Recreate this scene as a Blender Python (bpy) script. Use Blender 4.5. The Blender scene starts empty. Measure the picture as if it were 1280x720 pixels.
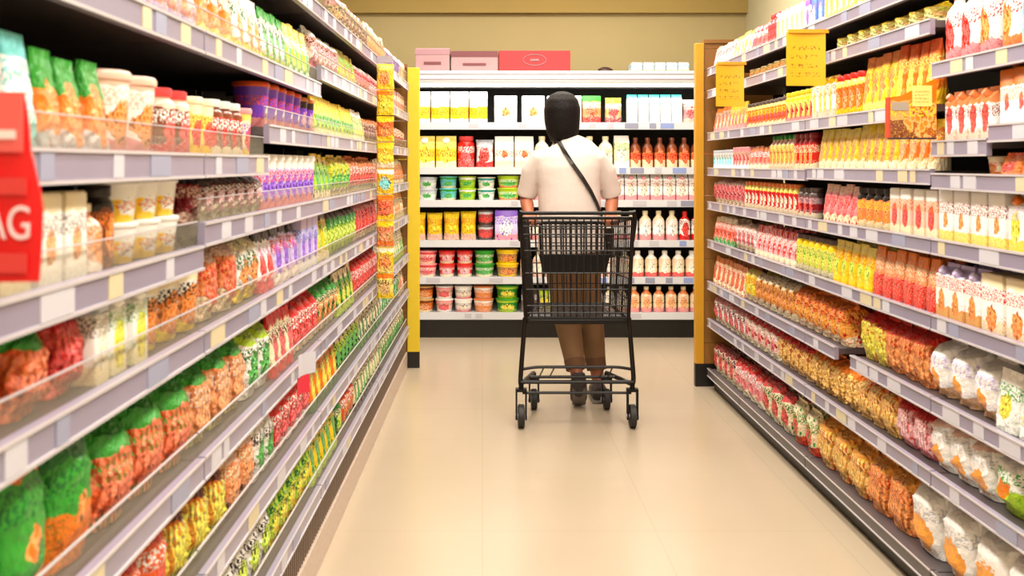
import bpy, bmesh, math, random
from mathutils import Vector, Matrix
random.seed(7)
SC = bpy.context.scene
COL = SC.collection
PI = math.pi

# ------------------------------------------------------------------ basics
def lin(c):
    if isinstance(c, str):
        c = tuple(int(c[i:i+2], 16)/255 for i in (0, 2, 4))
    return tuple((x/12.92 if x <= .04045 else ((x+.055)/1.055)**2.4) for x in c) + (1,)

_mats = {}
def mat(name, col, rough=.5, metal=0, spec=.5, alpha=1, emit=0, noise=0, nscale=20, bump=0, bscale=60, coat=0):
    if name in _mats: return _mats[name]
    m = bpy.data.materials.new(name); m.use_nodes = True
    nt = m.node_tree; b = nt.nodes['Principled BSDF']
    b.inputs['Base Color'].default_value = lin(col)
    b.inputs['Roughness'].default_value = rough
    b.inputs['Metallic'].default_value = metal
    b.inputs['Specular IOR Level'].default_value = spec
    b.inputs['Alpha'].default_value = alpha
    b.inputs['Coat Weight'].default_value = coat
    if emit:
        b.inputs['Emission Color'].default_value = lin(col); b.inputs['Emission Strength'].default_value = emit
    tc = nt.nodes.new('ShaderNodeTexCoord')
    if noise:
        n = nt.nodes.new('ShaderNodeTexNoise'); n.inputs['Scale'].default_value = nscale; n.inputs['Detail'].default_value = 4
        nt.links.new(tc.outputs['Object'], n.inputs['Vector'])
        mx = nt.nodes.new('ShaderNodeMix'); mx.data_type = 'RGBA'; mx.blend_type = 'MIX'
        l = lin(col)
        mx.inputs[6].default_value = tuple(max(0, v*(1-noise)) for v in l[:3])+(1,)
        mx.inputs[7].default_value = tuple(min(1, v*(1+noise)) for v in l[:3])+(1,)
        nt.links.new(n.outputs['Fac'], mx.inputs[0]); nt.links.new(mx.outputs[2], b.inputs['Base Color'])
    if bump:
        n = nt.nodes.new('ShaderNodeTexNoise'); n.inputs['Scale'].default_value = bscale; n.inputs['Detail'].default_value = 3
        nt.links.new(tc.outputs['Object'], n.inputs['Vector'])
        bp = nt.nodes.new('ShaderNodeBump'); bp.inputs['Strength'].default_value = bump; bp.inputs['Distance'].default_value = .01
        nt.links.new(n.outputs['Fac'], bp.inputs['Height']); nt.links.new(bp.outputs['Normal'], b.inputs['Normal'])
    _mats[name] = m
    return m

class NB:
    """small node-building helper"""
    def __init__(s, nt): s.nt = nt
    def put(s, sock, v):
        if isinstance(v, bpy.types.NodeSocket): s.nt.links.new(v, sock)
        else: sock.default_value = v
    def m(s, op, a, b=0.0, c=None):
        n = s.nt.nodes.new('ShaderNodeMath'); n.operation = op
        s.put(n.inputs[0], a); s.put(n.inputs[1], b)
        if c is not None: s.put(n.inputs[2], c)
        return n.outputs[0]
    def mix(s, f, a, b):
        n = s.nt.nodes.new('ShaderNodeMix'); n.data_type = 'RGBA'
        s.put(n.inputs[0], f); s.put(n.inputs[6], a); s.put(n.inputs[7], b)
        return n.outputs[2]
    def noise(s, vec, scale, detail=2):
        n = s.nt.nodes.new('ShaderNodeTexNoise'); s.put(n.inputs['Vector'], vec)
        n.inputs['Scale'].default_value = scale; n.inputs['Detail'].default_value = detail
        return n.outputs['Fac']
    def comb(s, x, y, z):
        n = s.nt.nodes.new('ShaderNodeCombineXYZ')
        s.put(n.inputs[0], x); s.put(n.inputs[1], y); s.put(n.inputs[2], z)
        return n.outputs[0]

C = dict(R='dd2018', O='ee7a18', Y='fad21a', W='fbf8f4', C='f6e6c0', G='35a032', g='10702c', L='b4d82a', P='f49aa0',
         V='7a3fc8', l='cfc0ec', B='7a3a1c', K='241a18', T='6ccfd0', b='4a78c8', p='ee8c50', n='d2a25c', w='c8ccd6',
         M='8c1420', c='e8581a', r='e84c50', y='f8e070', t='2a9c94', s='f3c8b4', k='5a4a46', A='f2a23c')

def pack_mat(code, tz=.8, bz=.22, br=.27, bx=.5, by=.42, rough=.38, crinkle=0.0, stripes=0.0, seed=0, pattern=None):
    """printed packaging: base, top band, bottom band, food picture, print"""
    key = ('pack', code, tz, bz, br, bx, by, rough, crinkle, stripes, pattern, seed)
    if key in _mats: return _mats[key]
    base, top, bot, blob, text = [lin(C[k]) for k in code]
    m = bpy.data.materials.new('printed_packaging'); m.use_nodes = True
    nt = m.node_tree; b = nt.nodes['Principled BSDF']; N = NB(nt)
    tc = nt.nodes.new('ShaderNodeTexCoord')
    sp = nt.nodes.new('ShaderNodeSeparateXYZ'); nt.links.new(tc.outputs['Generated'], sp.inputs[0])
    x, y, z = sp.outputs
    sv = N.comb(N.m('ADD', x, seed*3.7), y, z)
    nz = N.noise(sv, 3.0, 2)
    zz = N.m('ADD', z, N.m('MULTIPLY', N.m('SUBTRACT', nz, .5), .22))
    col = N.mix(N.m('GREATER_THAN', zz, tz), base, top)
    col = N.mix(N.m('LESS_THAN', zz, bz), col, bot)
    # food picture: an irregular ellipse with lumps of two tones
    dx = N.m('DIVIDE', N.m('SUBTRACT', x, bx), 1.15); dz = N.m('SUBTRACT', z, by)
    d = N.m('SQRT', N.m('ADD', N.m('MULTIPLY', dx, dx), N.m('MULTIPLY', dz, dz)))
    d = N.m('ADD', d, N.m('MULTIPLY', N.m('SUBTRACT', N.noise(sv, 6, 2), .5), .25))
    inb = N.m('LESS_THAN', d, br)
    vr = nt.nodes.new('ShaderNodeTexVoronoi'); vr.inputs['Scale'].default_value = 9
    nt.links.new(sv, vr.inputs['Vector'])
    bl2 = tuple(min(1, v*1.5+.12) for v in blob[:3])+(1,); bl3 = tuple(v*.45 for v in blob[:3])+(1,)
    bc = N.mix(N.m('GREATER_THAN', vr.outputs['Distance'], .42), blob, bl2)
    bc = N.mix(N.m('GREATER_THAN', vr.outputs['Distance'], .66), bc, bl3)
    if pattern == 'plain': bc = blob
    col = N.mix(inb, col, bc)
    # lettering-like print, too small to read
    tv = N.comb(N.m('MULTIPLY', x, 14.0), N.m('MULTIPLY', y, 14.0), N.m('MULTIPLY', z, 22.0))
    tn = N.noise(tv, 1.3, 1)
    band = N.m('MULTIPLY', N.m('GREATER_THAN', z, tz-.26), N.m('LESS_THAN', z, tz-.03))
    tx = N.m('MULTIPLY', N.m('GREATER_THAN', tn, .53), band)
    tn2 = N.m('GREATER_THAN', N.noise(tv, 2.6, 1), .62)
    low = N.m('MULTIPLY', tn2, N.m('LESS_THAN', z, bz+(.1 if pattern != 'strands' else -1)))
    col = N.mix(N.m('MAXIMUM', tx, low), col, text)
    if stripes:
        st = N.m('GREATER_THAN', N.m('SINE', N.m('MULTIPLY', N.m('ADD', x, N.m('MULTIPLY', nz, .5)), stripes)), .35)
        col = N.mix(N.m('MULTIPLY', st, N.m('LESS_THAN', z, tz)), col, blob)
    if pattern == 'spots':
        v2 = nt.nodes.new('ShaderNodeTexVoronoi'); v2.inputs['Scale'].default_value = 6; nt.links.new(sv, v2.inputs['Vector'])
        col = N.mix(N.m('LESS_THAN', v2.outputs['Distance'], .27), col, text)
    if pattern == 'strands':   # noodles / carrots seen through the film
        wv = nt.nodes.new('ShaderNodeTexWave'); wv.inputs['Scale'].default_value = 3.2; wv.inputs['Distortion'].default_value = 7
        wv.inputs['Detail'].default_value = 2; nt.links.new(sv, wv.inputs['Vector'])
        f = N.m('MULTIPLY', N.m('GREATER_THAN', wv.outputs['Fac'], .6), .8)
        col = N.mix(N.m('MULTIPLY', f, N.m('LESS_THAN', z, tz)), col, bl2)
        f2 = N.m('MULTIPLY', N.m('LESS_THAN', wv.outputs['Fac'], .18), .7)
        col = N.mix(N.m('MULTIPLY', f2, N.m('LESS_THAN', z, tz)), col, bl3)
    nt.links.new(col, b.inputs['Base Color'])
    b.inputs['Roughness'].default_value = rough
    if crinkle:
        bn = N.noise(sv, 7.0, 3)
        bp = nt.nodes.new('ShaderNodeBump'); bp.inputs['Strength'].default_value = crinkle; bp.inputs['Distance'].default_value = .03
        nt.links.new(bn, bp.inputs['Height']); nt.links.new(bp.outputs['Normal'], b.inputs['Normal'])
    _mats[key] = m
    return m

# ------------------------------------------------------------------ mesh building
class MB:
    def __init__(s): s.v = []; s.f = []
    def box(s, x0, x1, y0, y1, z0, z1):
        o = len(s.v)
        s.v += [(x, y, z) for z in (z0, z1) for x, y in ((x0, y0), (x1, y0), (x1, y1), (x0, y1))]
        s.f += [tuple(o+i for i in q) for q in ((3, 2, 1, 0), (4, 5, 6, 7), (0, 1, 5, 4), (1, 2, 6, 5), (2, 3, 7, 6), (3, 0, 4, 7))]
        return s
    def rings(s, rr, cap=True, close=False):
        o = len(s.v); n = len(rr[0])
        for r in rr: s.v += [tuple(p) for p in r]
        for i in range(len(rr)-1 + (1 if close else 0)):
            a = o+i*n; b = o+((i+1) % len(rr))*n
            for k in range(n):
                s.f.append((a+k, a+(k+1) % n, b+(k+1) % n, b+k))
        if cap and not close:
            s.f.append(tuple(o+k for k in range(n))[::-1]); s.f.append(tuple(o+(len(rr)-1)*n+k for k in range(n)))
        return s
    def lathe(s, prof, n=14, c=(0, 0)):
        return s.rings([[(c[0]+r*math.cos(2*PI*k/n), c[1]+r*math.sin(2*PI*k/n), z) for k in range(n)] for r, z in prof])
    def loft(s, pts, n=14, ref=(1, 0, 0)):
        """pts: (x,y,z,rx,ry) - tube of elliptical sections along the polyline"""
        P = [Vector(p[:3]) for p in pts]; out = []
        for i, p in enumerate(P):
            t = (P[min(i+1, len(P)-1)] - P[max(i-1, 0)]).normalized()
            a = Vector(ref); a = (a - t*a.dot(t))
            if a.length < .05: a = Vector((0, 1, 0)) - t*t.y
            a.normalize(); b = t.cross(a)
            rx, ry = pts[i][3], pts[i][4]
            out.append([p + a*math.cos(2*PI*k/n)*rx + b*math.sin(2*PI*k/n)*ry for k in range(n)])
        return s.rings(out)
    def tube(s, pts, r, n=8, close=False):
        P = [Vector(p) for p in pts]; out = []; m = len(P)
        for i, p in enumerate(P):
            a = P[(i-1) % m] if close else P[max(i-1, 0)]; b = P[(i+1) % m] if close else P[min(i+1, m-1)]
            t = (b-a).normalized()
            u = t.cross(Vector((0, 0, 1)))
            if u.length < .2: u = t.cross(Vector((0, 1, 0)))
            u.normalize(); w = t.cross(u)
            out.append([p + u*math.cos(2*PI*k/n)*r + w*math.sin(2*PI*k/n)*r for k in range(n)])
        return s.rings(out, close=close)
    def mesh(s, name, m, smooth=True):
        me = bpy.data.meshes.new(name); me.from_pydata(s.v, [], s.f); me.update()
        if smooth:
            me.polygons.foreach_set('use_smooth', [True]*len(me.polygons))
            try: me.set_sharp_from_angle(angle=math.radians(42))
            except Exception: pass
        if m: me.materials.append(m)
        return me
    def obj(s, name, m, parent=None, loc=None, smooth=True, bevel=0):
        o = bpy.data.objects.new(name, s.mesh(name, m, smooth)); COL.objects.link(o)
        if loc is not None: o.location = loc
        if parent: o.parent = parent
        if bevel:
            b = o.modifiers.new('bevel', 'BEVEL'); b.width = bevel; b.segments = 2; b.limit_method = 'ANGLE'
        return o

def tag(o, label=None, cat=None, group=None, kind=None):
    if label: o['label'] = label
    if cat: o['category'] = cat
    if group: o['group'] = group
    if kind: o['kind'] = kind
    return o
def empty(name, loc=(0, 0, 0), rz=0):
    o = bpy.data.objects.new(name, None); COL.objects.link(o)
    o.location = loc; o.rotation_euler = (0, 0, rz); o.empty_display_size = .1
    return o
def kids(o): return [c for c in bpy.data.objects if c.parent == o]
def bend(pts, r=.02, n=4):
    """round the inner corners of a polyline"""
    P = [Vector(p) for p in pts]; out = [P[0]]
    for i in range(1, len(P)-1):
        a = (P[i-1]-P[i]); b = (P[i+1]-P[i]); q = min(r, a.length*.45, b.length*.45)
        A = P[i]+a.normalized()*q; B = P[i]+b.normalized()*q
        for k in range(n+1):
            t = k/n; out.append(A*(1-t)**2 + P[i]*2*t*(1-t) + B*t*t)
    out.append(P[-1]); return out

# ------------------------------------------------------------------ camera (level, shifted lens)
H = 1.27; F = 1300; VX, VY = 603, 205
cam = bpy.data.cameras.new('camera'); co = bpy.data.objects.new('camera', cam); COL.objects.link(co)
co.location = (0, 0, H); co.rotation_euler = (PI/2, 0, 0)
cam.sensor_width = 36; cam.lens = 36*F/1280
cam.shift_x = (640-VX)/1280; cam.shift_y = -(360-VY)/1280
cam.dof.use_dof = True; cam.dof.focus_distance = 5.3; cam.dof.aperture_fstop = 5.6
cam.clip_start = .05
SC.camera = co
def PX(px, Y): return (px-VX)*Y/F
def PZ(py, Y): return H-(py-VY)*Y/F

# ------------------------------------------------------------------ setting
def floor_mat():
    m = bpy.data.materials.new('polished_floor'); m.use_nodes = True
    nt = m.node_tree; b = nt.nodes['Principled BSDF']; N = NB(nt)
    tc = nt.nodes.new('ShaderNodeTexCoord')
    n1 = N.noise(tc.outputs['Object'], 1.3, 3); n2 = N.noise(tc.outputs['Object'], 70, 3)
    col = N.mix(n1, lin('a89780'), lin('b0a08b'))
    col = N.mix(N.m('MULTIPLY', n2, .25), col, lin('a39680'))
    br = nt.nodes.new('ShaderNodeTexBrick'); br.offset = 0; br.inputs['Scale'].default_value = 1
    br.inputs['Brick Width'].default_value = .6; br.inputs['Row Height'].default_value = .6; br.inputs['Mortar Size'].default_value = .0025
    br.inputs['Color1'].default_value = (0, 0, 0, 1); br.inputs['Color2'].default_value = (0, 0, 0, 1); br.inputs['Mortar'].default_value = (1, 1, 1, 1)
    nt.links.new(tc.outputs['Object'], br.inputs['Vector'])
    sp = nt.nodes.new('ShaderNodeSeparateColor'); nt.links.new(br.outputs['Color'], sp.inputs[0])
    col = N.mix(N.m('MULTIPLY', sp.outputs[0], .22), col, lin('86775c'))
    nt.links.new(col, b.inputs['Base Color'])
    rg = N.m('ADD', N.m('MULTIPLY', n1, .1), .2); nt.links.new(rg, b.inputs['Roughness'])
    b.inputs['Specular IOR Level'].default_value = .5
    return m
wall_m = mat('tan_wall_paint', 'b09e70', .85, noise=.04, nscale=3)
cream_m = mat('cream_wall_paint', 'c0b694', .85, noise=.04, nscale=3)
def struct(name, x0, x1, y0, y1, z0, z1, m):
    o = MB().box(x0, x1, y0, y1, z0, z1).obj(name, m, smooth=False); o['kind'] = 'structure'; return o
struct('floor', -2.2, 4.4, -2.6, 8.6, -.1, 0, floor_mat())
struct('ceiling', -2.2, 4.4, -2.6, 8.6, 3.1, 3.2, mat('white_ceiling', 'ece6d8', .9))
struct('wall_back', -2.2, 4.4, 8.45, 8.6, 0, 3.1, wall_m)
struct('wall_front', -2.2, 4.4, -2.6, -2.5, 0, 3.1, cream_m)
struct('wall_left', -2.2, -2.1, -2.5, 8.45, 0, 3.1, cream_m)
struct('wall_right', 2.14, 2.24, -2.5, 8.45, 0, 3.1, cream_m)
struct('trim_1', -2.1, 2.14, 8.38, 8.45, 2.49, 3.1, mat('ochre_trim_paint', 'a38a4c', .8, noise=.04, nscale=3))

# ------------------------------------------------------------------ fixtures' materials
metal_m = mat('grey_shelf_metal', 'a49aa6', .42, metal=.25, noise=.05)
deck_m = mat('shelf_deck_metal', '554d50', .45, metal=.3)
dark_m = mat('black_back_panel', '120d0c', .6)
rail_m = mat('mauve_price_rail', '8a8397', .3, spec=.5, noise=.08, nscale=6)
edge_m = mat('pale_rail_lip', 'b8b2b6', .3)
tag_m = mat('white_price_ticket', 'bcbac4', .5)
tagb_m = mat('grey_blue_price_ticket', '8e90a8', .5)
tagy_m = mat('cream_price_ticket', 'c4b898', .5)
wht_m = mat('white_chiller_metal', 'cfd0d2', .35, noise=.02)
black_m = mat('black_plinth', '0a0706', .4, noise=.2, nscale=15)
wood_m = mat('honey_wood_panel', '84561f', .5, noise=.25, nscale=5)
yel_m = mat('yellow_end_post', 'bf8816', .45, noise=.05)
yel2_m = mat('bright_yellow_end_post', 'd8b824', .45, noise=.05)
def clear_mat():
    m = bpy.data.materials.new('clear_plastic_riser'); m.use_nodes = True
    nt = m.node_tree; nt.nodes.remove(nt.nodes['Principled BSDF'])
    out = [n for n in nt.nodes if n.type == 'OUTPUT_MATERIAL'][0]
    t = nt.nodes.new('ShaderNodeBsdfTransparent'); t.inputs[0].default_value = (.96, .95, .92, 1)
    g = nt.nodes.new('ShaderNodeBsdfPrincipled'); g.inputs['Base Color'].default_value = lin('c4bca8'); g.inputs['Roughness'].default_value = .2
    mx = nt.nodes.new('ShaderNodeMixShader'); mx.inputs[0].default_value = .12
    nt.links.new(t.outputs[0], mx.inputs[1]); nt.links.new(g.outputs[0], mx.inputs[2]); nt.links.new(mx.outputs[0], out.inputs[0])
    return m
clear_m = clear_mat()

# runs: local frame, +X along the run's facing (see rot), -Y towards the aisle
SL = -.0146
class Run:
    def __init__(s, side):
        s.side = side
        s.rz = PI/2+SL if side == 'L' else -PI/2 if side == 'R' else 0
    def pt(s, t, dep=0, z=0):
        """t: distance along the run, dep: depth behind the rail plane"""
        if s.side == 'L': return Vector((-.558+.0146*t-dep, t+.0146*-dep*-1, z))
        if s.side == 'R': return Vector((1.28+dep, t, z))
        return Vector((t, 7.61+dep, z))
    def s_of(s, px):
        if s.side == 'L': return 740/(622-px)
        if s.side == 'R': return 1664/(px-603)
        return (px-603)/F*7.61
RL, RR, RB = Run('L'), Run('R'), Run('B')
RH = .046
def place(o, run, t, dep, z, dr=0):
    o.location = run.pt(t, dep, z); o.rotation_euler = (0, 0, run.rz+dr)

def gondola(run, s0, s1, shelves, label, riser, depth=.42, base='kick', lowest=None):
    """local x runs 0..L; for the left run local +x = +Y, for the right run local +x = -Y"""
    L = s1-s0
    e = empty('shelving_unit'); tag(e, label, 'shelving', None)
    place(e, run, s0 if run.side == 'L' else s1, 0, 0)
    top = max(z for _, _, z in shelves)
    MB().box(0, L, depth+.01, depth+.04, .02, top+.22 if riser else top+.1).obj('back_panel', dark_m, e, smooth=False)
    if base == 'vent':
        b = MB().box(.0, L, .0, depth+.01, 0, .107); b.obj('base', mat('speckled_kick_panel', 'b9a596', .35, noise=.35, nscale=60), e, smooth=False)
        b = MB().box(.0, L, .035, depth+.01, .107, .235); b.obj('vent_recess', dark_m, e, smooth=False)
        b = MB(); k = 0
        while k*.028 < L-.02:
            b.box(k*.028+.004, k*.028+.013, .008, .035, .108, .226); k += 1
        b.obj('vent_grille', mat('brown_grille_slats', '7e6a5c', .4, metal=.3), e, smooth=False)
    else:
        MB().box(0, L, .03, depth+.01, 0, .06).obj('base', black_m, e, smooth=False)
    for a, b_, z in shelves:
        a, b_ = max(a, s0), min(b_, s1)
        if b_-a < .05: continue
        x0, x1 = (a-s0, b_-s0) if run.side == 'L' else (s1-b_, s1-a)
        g = .004
        sh = MB().box(x0+g, x1-g, .006, depth, z-.026, z-.006)
        for q in range(int((x1-x0)/.55)+2):      # supporting brackets
            xx = min(x0+g+.002+q*.6, x1-.02)
            sh.box(xx, xx+.012, .36, depth, z-.055, z-.026)
        sh = sh.obj('shelf', deck_m, e, smooth=False)
        low = z < .15; r = MB().box(x0+g, x1-g, -.008, .006, z-RH, z).obj('price_rail', mat('dark_grey_rail', '4c4648', .35, noise=.2, nscale=30) if low else rail_m, sh, smooth=False)
        MB().box(x0+g, x1-g, -.011, -.0075, z-.005, z).box(x0+g, x1-g, -.011, -.0075, z-RH, z-RH+.005).obj('rail_lip', edge_m, sh, smooth=False)
        x = x0+.03+random.random()*.1
        while x < x1-.1 and not low:
            w = random.choice((.04, .055, .07, .1))
            MB().box(x, x+w, -.0098, -.008, z-RH+.006, z-.006).obj('price_tag', random.choice((tag_m, tag_m, tagb_m, tagy_m)), sh, smooth=False)
            x += w+random.choice((.02, .08, .12, .2, .3))
        if riser:
            rh = .045 if z < 1.6 else .07
            MB().box(x0+g, x1-g, .004, .0065, z, z+rh).obj('clear_riser', clear_m, sh, smooth=False)
            MB().box(x0+g, x1-g, .003, .0075, z+rh-.002, z+rh).obj('riser_lip', edge_m, sh, smooth=False)
    return e

LU = [(.85, 1.95), (1.95, 3.24), (3.24, 4.78), (4.78, 6.43)]
LN = ['grey shelving unit beside the red sale sign, on a vented base',
      'grey shelving unit holding the purple tubs, on a vented base',
      'grey shelving unit just before the hanging yellow snack strip, on a vented base',
      'farthest vent-based shelving unit, against the bright yellow end post']
LZ = {'L1': [(0, 9, .27)], 'L2': [(0, 9, .50)], 'L3': [(0, 9, .72)], 'L4': [(0, 9, .957)],
      'L5': [(0, 1.95, 1.118), (1.95, 9, 1.16)], 'L6': [(0, 2.5, 1.29), (2.5, 9, 1.366)],
      'L7': [(0, 3.24, 1.522), (3.24, 9, 1.578)], 'L8': [(3.24, 9, 1.765), (0, 3.24, 1.765)]}
for (a, b), n in zip(LU, LN):
    gondola(RL, a, b, [t for k in LZ.values() for t in k], n, True, base='vent', depth=.45)
RU = [(1.9, 2.95), (2.95, 4.1), (4.1, 5.15), (5.15, 5.88)]
RN = ['nearest shelving unit stocked with white and orange packs, on a black base',
      'shelving unit with the brown and orange flag sign, on a black base',
      'shelving unit between the two yellow price cards, on a black base',
      'farthest shelving unit beside the wooden end panel, on a black base']
RZ = {'R1': [(0, 9, .118)], 'R2': [(0, 9, .40)], 'R3': [(0, 3.6, .61), (3.75, 9, .61)], 'R4': [(0, 9, .845)], 'R5': [(0, 9, 1.06)],
      'R6': [(0, 2.95, 1.245), (2.95, 4.08, 1.256), (4.08, 9, 1.25)],
      'R7': [(0, 2.62, 1.37), (2.62, 2.95, 1.336), (2.95, 9, 1.447)], 'R8': [(0, 2.95, 1.556), (2.95, 9, 1.685)], 'R9': [(2.95, 9, 1.81)]}
for (a, b), n in zip(RU, RN):
    gondola(RR, a, b, [t for k in RZ.values() for t in k], n, False)
# zone ends: posts and end panels
def end_frame(x_out, s, x_in, y, zb, zt, pm, label, sgn, w=.05):
    e = empty('end_panel', (x_out, y, 0)); tag(e, label, 'end panel')
    a, b = sorted((0, sgn*w))
    MB().box(a, b, 0, .05, zb, zt).obj('post', pm, e, smooth=False, bevel=.004)
    a, b = sorted((sgn*w, x_in-x_out))
    mb = MB(); z = zb
    while z < zt-.01:
        mb.box(a, b, .012, .04, z, min(z+.118, zt)); z += .12
    mb.obj('wood_panel', wood_m, e, smooth=False)
    MB().box(a, b, .002, .05, zt, zt+.02).obj('top_cap', wood_m, e, smooth=False)
    MB().box(min(a, 0), max(b, 0), .005, .045, 0, zb).obj('foot', black_m, e, smooth=False)
end_frame(1.215, 0, 1.72, 5.93, .13, 1.96, yel_m, 'honey wood end panel with amber post, closing the run with yellow cards', 1)
end_frame(-.392, 0, -.93, 6.47, .10, 1.87, yel2_m, 'bright yellow end post closing the vent-based shelving run', -1, .076)

# ------------------------------------------------------------------ wall chiller at the end
BX0, BX1 = -1.3, 1.95
BZ = {'B6': 1.574, 'B5': 1.247, 'B4': 1.007, 'B3': .714, 'B2': .445, 'B1': .185}
ch = empty('wall_chiller', (0, 7.61, 0)); tag(ch, 'long white open chiller cabinet across the end of the aisle on black plinth', 'chiller')
MB().box(BX0, BX1, .0, .55, 0, .128).obj('plinth', black_m, ch, smooth=False)
MB().box(BX0, BX1, .55, .6, .0, 1.95).obj('back_panel', dark_m, ch, smooth=False)
MB().box(BX0, BX1, -.03, .6, 1.86, 1.95).obj('canopy', wht_m, ch, smooth=False, bevel=.012)
MB().box(BX0, BX1, -.034, -.03, 1.885, 1.893).box(BX0, BX1, -.034, -.03, 1.925, 1.93).obj('canopy_trim', metal_m, ch, smooth=False)
for x in (BX0-.03, BX1): MB().box(x, x+.03, -.02, .6, 0, 1.86).obj('end_wall', wht_m, ch, smooth=False)
for k, z in BZ.items():
    sh = MB().box(BX0, BX1, .0, .545, z-.02, z-.004).obj('shelf', wht_m, ch, smooth=False)
    r = MB().box(BX0, BX1, -.012, .0, z-.052, z).obj('price_rail', mat('white_price_rail', 'd0d2d8', .3), sh, smooth=False)
    x = BX0+.05
    while x < BX1-.1:
        w = random.choice((.05, .07, .1))
        if x > .8 and k in ('B6', 'B5', 'B4', 'B3', 'B2'):
            MB().box(x, x+w, -.014, -.012, z-.045, z-.006).obj('price_tag', random.choice((mat('blue_ticket', '8c9cd0', .5), tagb_m, tag_m)), sh, smooth=False)
        elif random.random() < .4:
            MB().box(x, x+w, -.014, -.012, z-.04, z-.008).obj('price_tag', tag_m, sh, smooth=False)
        x += w+random.choice((.03, .08, .15))

# ------------------------------------------------------------------ packaged goods
def cap_mat(k): return mat('plastic_'+k, C[k], .35)
def bag_mesh(w, h, d, rnd, xp=.7, n=12):
    rr = []
    for j in range(n+1):
        v = j/n; z = h*(.01+.99*v)
        u = abs(2*v-1)
        th = max(.006, (1-u**3.2)**.6)
        if v < .35: th = max(th, .8*(1-(.35-v)*.6))     # slumped, wide foot
        ww = w/2*(1-.09*math.sin(PI*v)+.02*rnd.uniform(-1, 1)); ring = []
        for k in range(20):
            a = 2*PI*k/20
            c, s_ = math.cos(a), math.sin(a)
            x = ww*math.copysign(abs(c)**xp, c); y = d/2*th*math.copysign(abs(s_)**.85, s_)
            if abs(s_) > .3: y *= 1+.10*rnd.uniform(-1, 1)
            ring.append((x, y, z+.008*math.sin(a*3+v*9)*(v*(1-v))*4))
        rr.append(ring)
    return MB().rings(rr)
def rrect(w, d, r, z, n=3):
    out = []
    for cx, cy, a0 in ((w/2-r, d/2-r, 0), (-w/2+r, d/2-r, 90), (-w/2+r, -d/2+r, 180), (w/2-r, -d/2+r, 270)):
        for k in range(n+1):
            a = math.radians(a0+90*k/n); out.append((cx+r*math.cos(a), cy+r*math.sin(a), z))
    return out

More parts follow.
